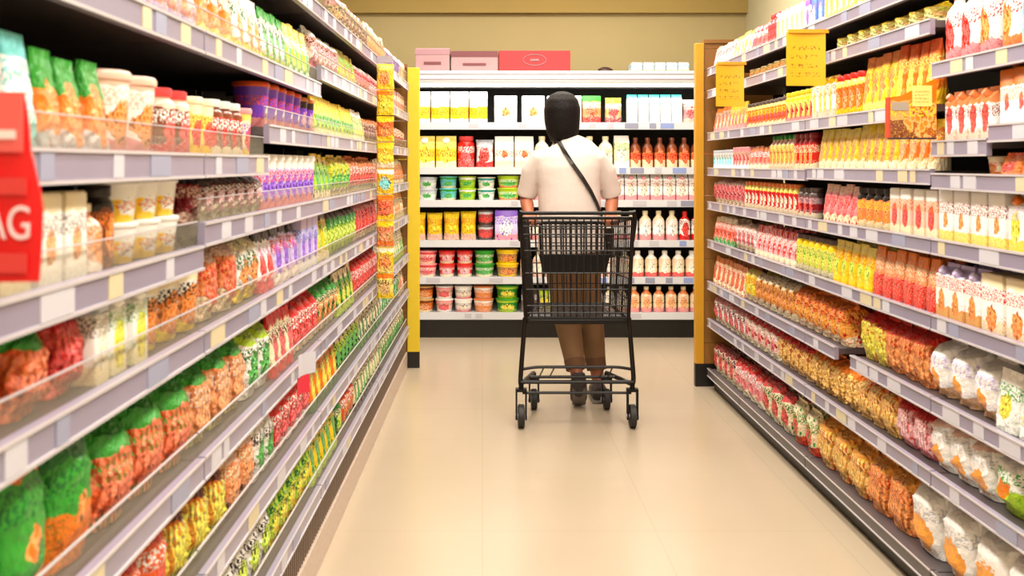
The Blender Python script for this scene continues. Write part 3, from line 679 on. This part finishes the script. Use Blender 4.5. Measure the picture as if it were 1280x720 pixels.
q = MB().tube([(w*.5+.085*math.cos(t*PI/12), -.001, h*.55+.04*math.sin(t*PI/12)) for t in range(24)], .003, 6, close=True).obj('oval_emblem', mat('grey_emblem', '8f6a6e', .6), o)
MB().box(w*.44, w*.56, -.003, 0, h*.5, h*.6).obj('emblem_bar', mat('grey_emblem', '8f6a6e', .6), o, smooth=False)
o = MB().lathe([(.03, 0), (.058, .008), (.055, .022), (.03, .036), (.008, .04)], 20).obj('dark_lid', mat('dark_brown_plastic', '2e1614', .4), loc=(PX(757, 7.7), 7.72, 1.95))
o.name = 'cooking_bowl'; tag(o, 'small dark domed bowl lying alone on top of the chiller', 'bowl')
rb = MB().lathe([(.05, 0), (.06, .004), (.062, .01), (.05, .012)], 20).obj('rim', mat('reddish_rim', '7c3a34', .4), o)
gsp = pack_mat('wwLwt', pattern='spots', br=.05)
first = None
for k in range(5):
    x = PX(790+k*14.6, 7.66)
    if first is None:
        o = first = MB().rings([rrect(.08, .2, .006, 0, 2), rrect(.082, .2, .006, .06, 2), rrect(.07, .19, .006, .066, 2)]).obj('egg_carton', gsp)
        fl = MB().box(-.036, .036, -.09, .09, .066, .072).obj('lid', gsp, o)
    else:
        o = first.copy(); COL.objects.link(o); c = fl.copy(); COL.objects.link(c); c.parent = o
    o.location = (x+.041, 7.78, 1.95)
    tag(o, 'white and green spotted carton on top of the chiller', 'carton', 'green-spotted cartons on top of the chiller')

# ------------------------------------------------------------------ signs and tags
def card_mat(name, base, ink, s1=14, thr=.56):
    m = bpy.data.materials.new(name); m.use_nodes = True
    nt = m.node_tree; b = nt.nodes['Principled BSDF']; N = NB(nt)
    tc = nt.nodes.new('ShaderNodeTexCoord'); sp_ = nt.nodes.new('ShaderNodeSeparateXYZ'); nt.links.new(tc.outputs['Generated'], sp_.inputs[0])
    x, y, z = sp_.outputs
    lines = N.m('GREATER_THAN', N.m('SINE', N.m('MULTIPLY', z, 38)), .1)
    t = N.m('GREATER_THAN', N.noise(N.comb(N.m('MULTIPLY', x, 16), 0.0, N.m('MULTIPLY', z, 22)), 1, 1), thr)
    inx = N.m('MULTIPLY', N.m('GREATER_THAN', x, .12), N.m('LESS_THAN', x, .86))
    inz = N.m('MULTIPLY', N.m('GREATER_THAN', z, .1), N.m('LESS_THAN', z, .82))
    f = N.m('MULTIPLY', N.m('MULTIPLY', lines, t), N.m('MULTIPLY', inx, inz))
    nt.links.new(N.mix(N.m('MULTIPLY', f, .75), lin(base), lin(ink)), b.inputs['Base Color'])
    b.inputs['Roughness'].default_value = .55
    return m
cardm = card_mat('yellow_sale_card', 'e0a814', '6e4404')
def sheet(w, h, th=.002, curl=.006, n=8):
    f = [[(w*i/n, curl*math.sin(i/n*PI), z) for i in range(n+1)]+[(w*i/n, th+curl*math.sin(i/n*PI), z) for i in range(n, -1, -1)] for z in (0, h*.5, h)]
    return MB().rings(f)
for px0, px1, y0, y1, nm in ((983, 1032, 40, 107, 'larger yellow price card hanging from the top rail, nearer one'), (895, 930, 80, 133, 'smaller yellow price card hanging near the amber end post')):
    Y = 1.262*F/(px1-VX); x0 = PX(px0, Y)
    w, h = 1.262-x0, (y1-y0)*Y/F
    o = sheet(w, h).obj('price_card', cardm, loc=(x0, Y, PZ(y1, Y))); tag(o, nm, 'price card')
    MB().box(w*.05, w+.012, -.003, .006, h-.004, h+.010).obj('clip', mat('amber_clip', 'd8951a', .4), o, smooth=False)

# flag sign (clear brown-orange plate with red edge)
Y = 2.90
x0, x1 = PX(1110, Y), 1.266
e = empty('flag_sign', (x0, Y, PZ(172, Y))); tag(e, 'brown and orange flag sign with red edge sticking out from shelf end', 'sign')
w = x1-x0; hL = 50*Y/F; hR = 74*Y/F
pl = MB().rings([[(0, y, 0), (w, y, 0), (w, y, hR), (w*.8, y, hR*.93), (w*.3, y, hL*1.06), (0, y, hL)] for y in (0, .004)])
def flagm():
    m = pack_mat('nOBOY', tz=.62, bz=.3, br=.36, bx=.75, by=.35, rough=.2); return m
pl.obj('plate', flagm(), e, smooth=False)
MB().box(w*.5, w*.9, -.003, 0, hL*.78, hL*1.3).obj('yellow_panel', card_mat('pale_yellow_panel', 'f0dc7c', '8a6a14', thr=.5), e, smooth=False)
MB().box(w*.08, w*.42, -.003, 0, hL*.68, hL*.88).obj('grey_panel', mat('grey_panel', 'a49c90', .3), e, smooth=False)
MB().tube([(0, .002, 0), (0, .002, hL)], .007, 10).obj('edge_strip', mat('red_edge_strip', 'e04a30', .35), e)
MB().tube([(0, .002, -.002), (w, .002, -.002)], .003, 8).obj('bottom_edge', mat('dark_edge', '3c2430', .4), e)

# red sale sign at the near end
Y = 1.0; x0 = PX(-75, Y); prof = [(352, 48), (330, 50), (300, 52), (262, 53), (240, 50), (215, 44), (190, 38), (150, 35), (115, 30)]
e = empty('sale_sign', (x0, Y, 0)); tag(e, 'red curved sale sign with white letters clipped to the shelf edge', 'sign')
redm = mat('glossy_red_sign', 'd80d16', .3); lred = mat('light_red_print', 'e8625c', .35)
rr = []
for py, px in prof:
    z = PZ(py, Y); xr = PX(px, Y)-x0
    rr.append([(xr*i/10, -.006*math.sin(PI*i/10)-.0, z) for i in range(11)]+[(xr*i/10, .003-.006*math.sin(PI*i/10), z) for i in range(10, -1, -1)])
MB().rings(rr).obj('sign_plate', redm, e)
def panel(px0, px1, py0, py1, nm, m, dy=-.009):
    MB().box(PX(px0, Y)-x0, PX(px1, Y)-x0, dy, dy+.002, PZ(py1, Y), PZ(py0, Y)).obj(nm, m, e, smooth=False)
panel(-60, 33, 117, 190, 'upper_panel', lred)
panel(-60, 25, 163, 174, 'white_band', mat('soft_white_print', 'f2dcd8', .4), -.011)
panel(-60, 38, 222, 243, 'middle_band', mat('mid_red_print', 'd83c3a', .4))
panel(-60, 38, 316, 340, 'lower_band', mat('mid_red_print', 'd83c3a', .4))
cu = bpy.data.curves.new('sale_lettering', 'FONT'); cu.body = 'AG'; cu.size = .046; cu.extrude = .0006
lo = bpy.data.objects.new('lettering', cu); COL.objects.link(lo); lo.parent = e
lo.location = (PX(-16, Y)-x0, -.0085, PZ(298, Y)); lo.rotation_euler = (PI/2, 0, 0)
cu.materials.append(mat('white_letter', 'f0d8dc', .4))
bpy.context.view_layer.update()
_lm = bpy.data.meshes.new_from_object(lo.evaluated_get(bpy.context.evaluated_depsgraph_get()))
_l2 = bpy.data.objects.new('letters', _lm); COL.objects.link(_l2); _l2.parent = e; _l2.location = lo.location; _l2.rotation_euler = lo.rotation_euler; _l2.scale = (.72, 1, 1)
bpy.data.objects.remove(lo)
MB().box(-.0, .03, -.004, .004, PZ(110, Y)-.01, PZ(100, Y)).obj('clip', metal_m, e, smooth=False)

# folded tag on the third rail
s = 2.66; p = RL.pt(s, -.012, .70)
e = empty('shelf_wobbler', p, RL.rz); tag(e, 'white and red folded paper tag sticking out from a price rail', 'price tag')
o = sheet(.085, .055, .001, .01).obj('white_leaf', tag_m, e); o.rotation_euler = (0, 0, -.35); o.location = (-.04, -.045, .03)
o = sheet(.06, .045, .001, .006).obj('red_leaf', mat('red_tag_paper', 'c8283c', .5), e); o.rotation_euler = (0, 0, -.35); o.location = (-.04, -.042, -.015)

# hanging strip of snack bags on the vent-based run
s = 4.72; p = RL.pt(s, -.012, 0)
st = empty('hanging_strip', (p.x, p.y, 0)); tag(st, 'long clear hanging strip carrying yellow snack bags down the shelf edge', 'hanging strip')
MB().box(.03, .046, .0, .003, .66, 1.74).obj('strip', clear_m, st, smooth=False)
MB().box(.0, .07, -.003, .006, 1.73, 1.76).obj('hook', metal_m, st, smooth=False)
clip_cols = [('YyYOn', 'yellow'), ('YOYYO', 'yellow'), ('OYYOR', 'amber'), ('YYCYO', 'yellow'), ('YWYTO', 'yellow'), ('pOYcR', 'orange'), ('nYOpR', 'orange'), ('YCyOn', 'yellow'), ('yOYnK', 'yellow')]
pos = ['topmost', 'second from top', 'third from top', 'fourth from top', 'middle', 'fourth from bottom', 'third from bottom', 'second from bottom', 'lowest']
for k, (cc, nm) in enumerate(clip_cols):
    o = bag_mesh(.082, .112, .032, random.Random(k)).obj('snack_bag', pack_mat(cc, crinkle=.8, rough=.3, seed=k))
    o.location = (p.x+.038, p.y-.02, 1.725-.118*(k+1)); o.rotation_euler = (0, 0, random.uniform(-.12, .12))
    MB().box(-.036, .036, -.002, .002, .106, .115).obj('top_seal', mat('seal_Y', C['Y'], .3), o, smooth=False)
    tag(o, '%s snack bag, %s on the hanging strip' % (nm, pos[k]), 'bag')

# ------------------------------------------------------------------ shopping cart
CX = .455
cm = mat('dark_brown_cart_wire', '120a08', .4, spec=.3); cpl = mat('black_cart_plastic', '0c0908', .5, spec=.25); rub = mat('grey_black_rubber', '1c1817', .6)
cart = empty('shopping_cart', (CX, 5.2, 0)); tag(cart, 'dark wire shopping cart standing in the middle of the aisle', 'shopping cart')
yn, yf = -.20, .195          # near (handle) and far ends, local
def P4(t, y):               # basket corner tables: t 0 bottom .. 1 top; y 0 near .. 1 far -> half width, z, y
    hw_n = .246+(.27-.246)*t; hw_f = .19+(.212-.19)*t
    zb, zt = .52, 1.01
    zfb, zft = .56, .965
    hw = hw_n*(1-y)+hw_f*y
    z = (zb*(1-y)+zfb*y)*(1-t)+(zt*(1-y)+zft*y)*t
    yy = yn+(yf-.12*(1-t)-yn)*y
    return hw, z, yy
def near(u, t): hw, z, y = P4(t, 0); return (hw*u, y, z)
def far(u, t): hw, z, y = P4(t, 1); return (hw*u, y, z)
def sidep(sg, v, t): hw, z, y = P4(t, v); return (sg*hw, y, z)
def botp(u, v): hw, z, y = P4(0, v); return (u*hw, y, z)
g = MB()
for k in range(1, 16): u = -1+2*k/16; g.tube([near(u, 0), near(u, 1)], .0036, 6)
for t in (.07, .14, .3, .46, .68, .84, .92): g.tube([near(-1, t), near(1, t)], .004, 6)
g.obj('near_grille', cm, cart)
g = MB()
for k in range(1, 16): u = -1+2*k/16; g.tube([far(u, 0), far(u, 1)], .0028, 6)
for t in (.25, .5, .75): g.tube([far(-1, t), far(1, t)], .0028, 6)
g.obj('far_grille', cm, cart)
for sg in (-1, 1):
    g = MB()
    for k in range(1, 13): g.tube([sidep(sg, k/13, 0), sidep(sg, k/13, 1)], .003, 6)
    for t in (.2, .4, .6, .8): g.tube([sidep(sg, 0, t), sidep(sg, 1, t)], .0028, 6)
    g.obj('side_grille', cm, cart)
g = MB()
for k in range(1, 14): g.tube([botp(-1, k/14), botp(1, k/14)], .0024, 6)
for k in range(1, 8): g.tube([botp(-1+k/4, 0), botp(-1+k/4, 1)], .0028, 6)
g.obj('basket_floor', cm, cart)
def loop(t): return [near(-1, t), near(1, t), far(1, t), far(-1, t), near(-1, t)]
def closed_round(pts, r):
    P = [Vector(p) for p in pts[:-1]]; mid = (P[0]+P[1])/2
    return bend([mid]+P[1:]+[P[0]]+[mid], r)[:-1]
MB().tube(closed_round(loop(1), .03), .008, 8, close=True).obj('rim', cm, cart)
MB().tube(closed_round(loop(0), .02), .007, 8, close=True).obj('basket_base_ring', cm, cart)
MB().box(-.243, .243, yn-.006, yn+.012, .50, .535).obj('bumper', cpl, cart, smooth=False, bevel=.004)
for sg in (-1, 1): MB().tube([near(sg, 0), near(sg, 1)], .010, 8).obj('corner_post', cm, cart)
# handle with end brackets
MB().tube([(-.262, yn-.03, 1.035), (.262, yn-.03, 1.035)], .009, 10).obj('handle', cpl, cart)
for sg in (-1, 1):
    MB().tube(bend([(sg*.27, yn+.02, .9), (sg*.278, yn-.01, 1.0), (sg*.268, yn-.03, 1.045)], .03), .011, 8).obj('handle_bracket', cpl, cart)
# child seat
se = MB().rings([[(-.155, y, .735), (.155, y, .735), (.178, y, .825), (-.178, y, .825)] for y in (-.07, -.055)]).obj('child_seat', cpl, cart, smooth=False, bevel=.003)
g = MB().tube(bend([(-.165, -.06, .82), (-.172, -.06, .985), (.15, -.06, .985), (.165, -.06, .82)], .03), .006, 8)
for k in range(1, 13): x = -.165+.325*k/13; g.tube([(x, -.06, .82), (x, -.06, .985)], .0035, 6)
for z in (.865, .91, .95): g.tube([(-.168, -.06, z), (.155, -.06, z)], .004, 6)
g.obj('seat_back_grid', cm, se)
MB().box(-.15, .15, -.055, .06, .735, .745).obj('seat_flap', cpl, se, smooth=False)
# undercarriage
for sg in (-1, 1):
    MB().tube(bend([(sg*.250, yn+.005, .53), (sg*.272, yn, .24), (sg*.272, yn+.02, .205), (sg*.19, .20, .185)], .03), .0115, 10).obj('frame_tube', cm, cart)
MB().tube(bend([(-.262, yn+.004, .283), (-.2, yn, .294), (.2, yn, .294), (.262, yn+.004, .283)], .05), .0075, 8).obj('upper_crossbar', cm, cart)
MB().tube([(-.27, yn, .222), (.27, yn, .222)], .0095, 8).obj('middle_crossbar', cm, cart)
MB().tube([(-.262, yn+.01, .168), (.262, yn+.01, .168)], .007, 8).obj('lower_crossbar', cm, cart)
MB().tube([(-.215, .05, .195), (.215, .05, .195)], .008, 8).obj('far_crossbar', cm, cart)
g = MB()
for x in (-.16, -.11): g.tube([(x, yn, .29), (x*1.05, .05, .195)], .004, 6)
for x in (.13, .17): g.tube([(x, yn, .29), (x*1.05, .05, .195)], .004, 6)
g.obj('tray_wires', cm, cart)
def caster(x, y, s, ztop):
    R = .056*s
    e = MB().tube([(x, y, ztop), (x, y, ztop-.03)], .012, 10)
    e.box(x-.027, x-.019, y-.02, y+.015, R*.7, ztop-.025).box(x+.019, x+.027, y-.02, y+.015, R*.7, ztop-.025).box(x-.027, x+.027, y-.022, y+.02, ztop-.036, ztop-.022)
    e = e.obj('caster', cpl, cart, smooth=False)
    w = MB(); n = 20
    prof = [(-.014, R*.55), (-.016, R*.85), (-.012, R), (.012, R), (.016, R*.85), (.014, R*.55)]
    w.rings([[(x+dx, y-.005+r*math.cos(2*PI*k/n), R+r*math.sin(2*PI*k/n)) for k in range(n)] for dx, r in prof]); w.obj('wheel', rub, e)
    w = MB().rings([[(x+dx, y-.005+.012*math.cos(2*PI*k/12), R+.012*math.sin(2*PI*k/12)) for k in range(12)] for dx in (-.03, .03)]); w.obj('axle', metal_m, e)
for sg in (-1, 1):
    caster(sg*.268, yn+.015, 1.0, .21); caster(sg*.188, .19, .95, .188)

# ------------------------------------------------------------------ person
def remesh(o, v, sm=6):
    r = o.modifiers.new('remesh', 'REMESH'); r.mode = 'VOXEL'; r.voxel_size = v; r.use_smooth_shade = True
    s_ = o.modifiers.new('smooth', 'SMOOTH'); s_.factor = .5; s_.iterations = sm
skin = mat('warm_skin', '9c5a3c', .5, noise=.05)
B = MB()
HX, HY = .425, 5.56     # head
# head: skull + jaw + face
B.loft([(HX, HY, 1.425, .045, .05), (HX, HY+.008, 1.445, .058, .072), (HX, HY+.004, 1.48, .068, .085), (HX, HY, 1.54, .074, .093), (HX, HY-.004, 1.59, .073, .092),
        (HX, HY-.004, 1.625, .058, .074), (HX, HY-.002, 1.645, .025, .03)], 20)
B.loft([(HX, HY+.085, 1.545, .008, .01), (HX, HY+.100, 1.515, .012, .012), (HX, HY+.088, 1.5, .014, .008)], 8)       # nose
B.loft([(HX-.022, HY+.082, 1.473, .006, .006), (HX, HY+.088, 1.474, .009, .009), (HX+.022, HY+.082, 1.473, .006, .006)], 8, ref=(0, 0, 1))  # lips
for sg in (-1, 1):
    B.loft([(HX+sg*.074, HY-.005, 1.50, .006, .012), (HX+sg*.08, HY-.012, 1.525, .007, .02), (HX+sg*.079, HY-.01, 1.55, .006, .014)], 8)     # ears
B.loft([(.432, 5.545, 1.33, .062, .058), (.43, 5.547, 1.40, .05, .052), (.427, 5.553, 1.46, .05, .055)], 14)                              # neck
B.loft([(.47, 5.53, .80, .14, .10), (.465, 5.53, .95, .13, .09), (.46, 5.53, 1.15, .145, .095), (.455, 5.535, 1.28, .15, .08), (.45, 5.54, 1.35, .085, .05)], 18)  # trunk
SHO = {-1: (.29, 5.535, 1.335), 1: (.625, 5.535, 1.335)}
ELB = {-1: (.235, 5.60, 1.085), 1: (.698, 5.60, 1.085)}
WRI = {-1: (.247, 5.455, .995), 1: (.672, 5.455, .995)}
def lerp(a, b, t): return tuple(a[i]*(1-t)+b[i]*t for i in range(3))
for sg in (-1, 1):
    S, E, W = SHO[sg], ELB[sg], WRI[sg]
    B.loft([(S[0]-sg*.015, S[1], S[2]-.055, .03, .03), lerp(S, E, .3)+(.04, .042), lerp(S, E, .5)+(.042, .042), E+(.036, .036), lerp(E, W, .35)+(.036, .036), lerp(E, W, .8)+(.027, .024), W+(.026, .02)], 12)
    # hand closing over the basket's far rim
    K = (W[0], 5.437, 1.004)
    B.loft([W+(.026, .018), (W[0], 5.435, 1.0, .034, .017), (W[0]+sg*-.002, 5.412, .998, .038, .015)], 12)
    for f, (dx, ln) in enumerate(((-.027, .9), (-.009, 1), (.009, .96), (.027, .8))):
        x = W[0]+dx
        B.loft([(x, 5.416, .999, .0085, .0085), (x, 5.416-.025*ln, .996, .0085, .0085), (x, 5.416-.038*ln, .975, .008, .008), (x, 5.416-.03*ln, .954, .007, .007), (x, 5.416-.02*ln, .946, .006, .006)], 8)
    x = W[0]-sg*.034
    B.loft([(x+sg*.008, 5.455, .994, .011, .011), (x-sg*.004, 5.43, .975, .0095, .0095), (x-sg*.002, 5.418, .958, .0085, .0085), (x, 5.408, .95, .007, .007)], 8)
LEG = {-1: [(.41, 5.53, .86), (.45, 5.58, .47), (.497, 5.425, .15)], 1: [(.525, 5.53, .86), (.578, 5.62, .47), (.622, 5.57, .09)]}
for sg in (-1, 1):
    h_, k_, a_ = LEG[sg]
    B.loft([h_+(.075, .08), lerp(h_, k_, .5)+(.065, .07), k_+(.05, .052), lerp(k_, a_, .35)+(.048, .05), a_+(.032, .034)], 14)
# feet
B.loft([(.497, 5.40, .17, .03, .03), (.50, 5.42, .09, .036, .03), (.505, 5.45, .035, .034, .022), (.506, 5.48, .028, .03, .014)], 12)
B.loft([(.622, 5.56, .05, .03, .035), (.624, 5.64, .045, .036, .032), (.63, 5.74, .028, .038, .018), (.632, 5.79, .025, .025, .012)], 12)
per = B.obj('person', skin); remesh(per, .0045, 4)
tag(per, 'person in white shirt and brown trousers seen from behind, holding the cart', 'person')
eye = mat('dark_eye', '1c1210', .3)
for sg in (-1, 1): MB().lathe([(.001, -.008), (.009, -.004), (.011, 0), (.009, .004), (.001, .008)], 10).obj('eye', eye, per, loc=(HX+sg*.03, HY+.08, 1.54))
# hair: helmet-like bob
Hh = MB()
Hh.loft([(.432, 5.535, 1.375, .045, .03), (.43, 5.530, 1.405, .072, .055), (.428, 5.53, 1.44, .087, .075), (HX, 5.54, 1.50, .095, .098), (HX, 5.545, 1.56, .098, .108), (HX, 5.545, 1.61, .086, .098), (HX, 5.545, 1.64, .062, .07),
         (HX, 5.545, 1.656, .025, .03)], 24)
hair = Hh.obj('hair', mat('black_brown_hair', '0e0605', .65, spec=.2, noise=.35, nscale=60, bump=.5, bscale=120), per); remesh(hair, .006, 5)
# shirt
S_ = MB()
S_.loft([(.477, 5.525, .80, .185, .125), (.473, 5.525, .86, .18, .122), (.465, 5.527, 1.0, .166, .112), (.46, 5.53, 1.15, .168, .108), (.456, 5.532, 1.25, .182, .106), (.455, 5.535, 1.31, .188, .096), (.453, 5.536, 1.345, .165, .082),
         (.45, 5.537, 1.372, .12, .072), (.44, 5.54, 1.395, .075, .065)], 28)
for sg in (-1, 1):
    S, E, W = SHO[sg], ELB[sg], WRI[sg]
    a = (S[0]-sg*.05, S[1], S[2]+.012)
    ex = lerp(S, E, .95)
    S_.loft([(S[0]-sg*.07, S[1], S[2]-.0, .03, .05), (S[0]-sg*.01, S[1], S[2]-.028, .046, .06), lerp(S, E, .4)+(.058, .062), lerp(S, E, .72)+(.056, .060), ex+(.056, .060)], 16)
shirt = S_.obj('shirt', mat('off_white_cotton', 'd4c6be', .85, bump=.35, bscale=14), per); remesh(shirt, .007, 5)
cl = MB().tube([(.44+.058*math.cos(t*PI/12), 5.543+.055*math.sin(t*PI/12), 1.392-.006*math.sin(t*PI/12)) for t in range(24)], .011, 8, close=True).obj('collar', mat('off_white_cotton', 'd4c6be'), shirt)
# trousers
T = MB()
T.loft([(.47, 5.53, .93, .142, .098), (.47, 5.53, .86, .165, .112), (.468, 5.53, .78, .155, .105)], 22)
for sg in (-1, 1):
    h_, k_, a_ = LEG[sg]; q = .0
    c = lerp(k_, a_, .86 if sg < 0 else .8)
    T.loft([(h_[0], h_[1], h_[2], .088, .1), lerp(h_, k_, .5)+(.082, .088), k_+(.074, .072), lerp(k_, a_, .4)+(.064, .066), c+(.050, .052)], 18)
tr = T.obj('trousers', mat('brown_khaki_cloth', '765636', .85, noise=.1, nscale=8, bump=.4, bscale=12), per); remesh(tr, .006, 5)
for sg in (-1, 1):
    h_, k_, a_ = LEG[sg]; c = lerp(k_, a_, .86 if sg < 0 else .8); c0 = lerp(k_, a_, .72 if sg < 0 else .62)
    MB().loft([c0+(.056, .058), c+(.053, .055)], 18).obj('turned_cuff', mat('brown_khaki_dark', '604026', .85), tr)
shm = mat('dark_grey_shoe', '332c2e', .55, noise=.1); som = mat('shoe_sole', '6c6258', .6)
o = MB().loft([(.497, 5.385, .185, .034, .03), (.498, 5.388, .14, .042, .038), (.50, 5.41, .09, .045, .036), (.504, 5.44, .045, .044, .028), (.506, 5.475, .03, .04, .02), (.507, 5.50, .026, .024, .014)], 16).obj('shoe', shm, per)
MB().loft([(.497, 5.368, .165, .03, .006), (.50, 5.376, .10, .036, .007), (.504, 5.405, .045, .036, .007), (.506, 5.45, .012, .036, .007), (.507, 5.5, .008, .022, .006)], 12).obj('sole', som, o)
o = MB().loft([(.622, 5.52, .05, .034, .036), (.622, 5.55, .06, .042, .045), (.624, 5.62, .052, .042, .038), (.628, 5.70, .04, .046, .03), (.631, 5.77, .035, .04, .022), (.632, 5.80, .03, .02, .012)], 16).obj('shoe', shm, per)
MB().box(.583, .667, 5.50, 5.80, 0, .014).obj('sole', som, o, smooth=False, bevel=.005)
# crossbody bag: strap lies on the back
bagm = mat('black_strap_leather', '120c0b', .45)
bg = empty('crossbody_bag', (.62, 5.64, .88)); tag(bg, 'black crossbody bag with thin strap worn across the back of the person', 'bag')
sp_pts = [(.372, 5.58, 1.395), (.385, 5.535, 1.405), (.405, 5.475, 1.385), (.43, 5.437, 1.335), (.47, 5.421, 1.27), (.52, 5.419, 1.20), (.565, 5.428, 1.13), (.60, 5.45, 1.065), (.625, 5.475, 1.01), (.655, 5.54, .93), (.65, 5.60, .9)]
rr = []
PP = [Vector(p) for p in sp_pts]
for i, q in enumerate(PP):
    t = (PP[min(i+1, len(PP)-1)]-PP[max(i-1, 0)]).normalized()
    nrm = Vector((q.x-.455, q.y-5.54, 0))
    if i < 3: nrm += Vector((0, 0, .25))
    nrm = (nrm-t*nrm.dot(t)).normalized(); sd = t.cross(nrm).normalized()*.0105; nn = nrm*.0025
    rr.append([q+sd+nn-Vector(bg.location), q-sd+nn-Vector(bg.location), q-sd-nn-Vector(bg.location), q+sd-nn-Vector(bg.location)])
MB().rings(rr).obj('strap', bagm, bg, smooth=False)
MB().rings([[(x, y, z) for x, y, z in rrect(.12, .05, .015, zz)] for zz in (-.09, .07)]).obj('pouch', bagm, bg, loc=(.04, .045, -.03))

# ------------------------------------------------------------------ lighting
def area(name, loc, sx, sy, power, col=(1, .93, .82), rot=(0, 0, 0)):
    l = bpy.data.lights.new(name, 'AREA'); l.shape = 'RECTANGLE'; l.size = sx; l.size_y = sy; l.energy = power; l.color = col
    o = bpy.data.objects.new(name, l); COL.objects.link(o); o.location = loc; o.rotation_euler = rot; return o
lampm = mat('lamp_diffuser', 'fff6e6', .5, emit=4)
first = None
for i, (x, y, wx, wy, pw) in enumerate(((-.1, -1.2, .3, 1.5, 60), (.95, -1.2, .3, 1.5, 60), (-.05, 1.0, .3, 1.5, 75), (.85, 1.0, .3, 1.5, 75), (-.05, 3.1, .3, 1.5, 75), (.85, 3.1, .3, 1.5, 75),  # first pair: unseen fill fittings added behind the camera to light the faces
                                        (-.05, 5.2, .3, 1.5, 75), (.85, 5.2, .3, 1.5, 75), (.4, 7.0, 2.6, .3, 110))):
    e = empty('ceiling_light', (x, y, 3.06)); tilt = math.radians(-27 if x < .3 else 27) if i < 8 else 0; e.rotation_euler = (0, tilt, 0)  # unseen aisle fittings tilted crosswise to brighten the shelf fronts opposite
    wh = ['added behind the camera over the vent-based side', 'added behind the camera over the yellow-card side', 'over the near aisle on the vent-based side', 'over the near aisle on the yellow-card side',
          'over the middle aisle on the vent-based side', 'over the middle aisle on the yellow-card side', 'over the person on the vent-based side', 'over the person on the yellow-card side', 'across the aisle before the chiller'][i]
    tag(e, 'unseen long white ceiling light fitting '+wh, 'ceiling light', 'ceiling light fittings')
    MB().box(-wx/2-.02, wx/2+.02, -wy/2-.02, wy/2+.02, -.05, 0).obj('housing', wht_m, e, smooth=False)
    MB().box(-wx/2, wx/2, -wy/2, wy/2, -.056, -.05).obj('diffuser', lampm, e, smooth=False)
    area('ceiling_lamp', (x+.07*math.sin(-tilt), y, 3.06-.07*math.cos(tilt)), wx, wy, pw, rot=(0, tilt, 0))
# chiller lamp under the canopy, washing the front of the shelves
MB().box(BX0+.05, BX1-.05, 0, .03, 1.835, 1.858).obj('canopy_lamp', lampm, ch, smooth=False)
area('chiller_lamp', (.32, 7.63, 1.83), 3.1, .04, 14, (1, .97, .92), (math.radians(-12), 0, 0))

w = bpy.data.worlds.new('world'); SC.world = w; w.use_nodes = True
w.node_tree.nodes['Background'].inputs[0].default_value = (1, .93, .85, 1); w.node_tree.nodes['Background'].inputs[1].default_value = .4
SC.view_settings.view_transform = 'Standard'; SC.view_settings.look = 'None'; SC.view_settings.gamma = 1
SC.view_settings.exposure = -0.72
try: SC.view_settings.use_curve_mapping = False
except Exception: pass
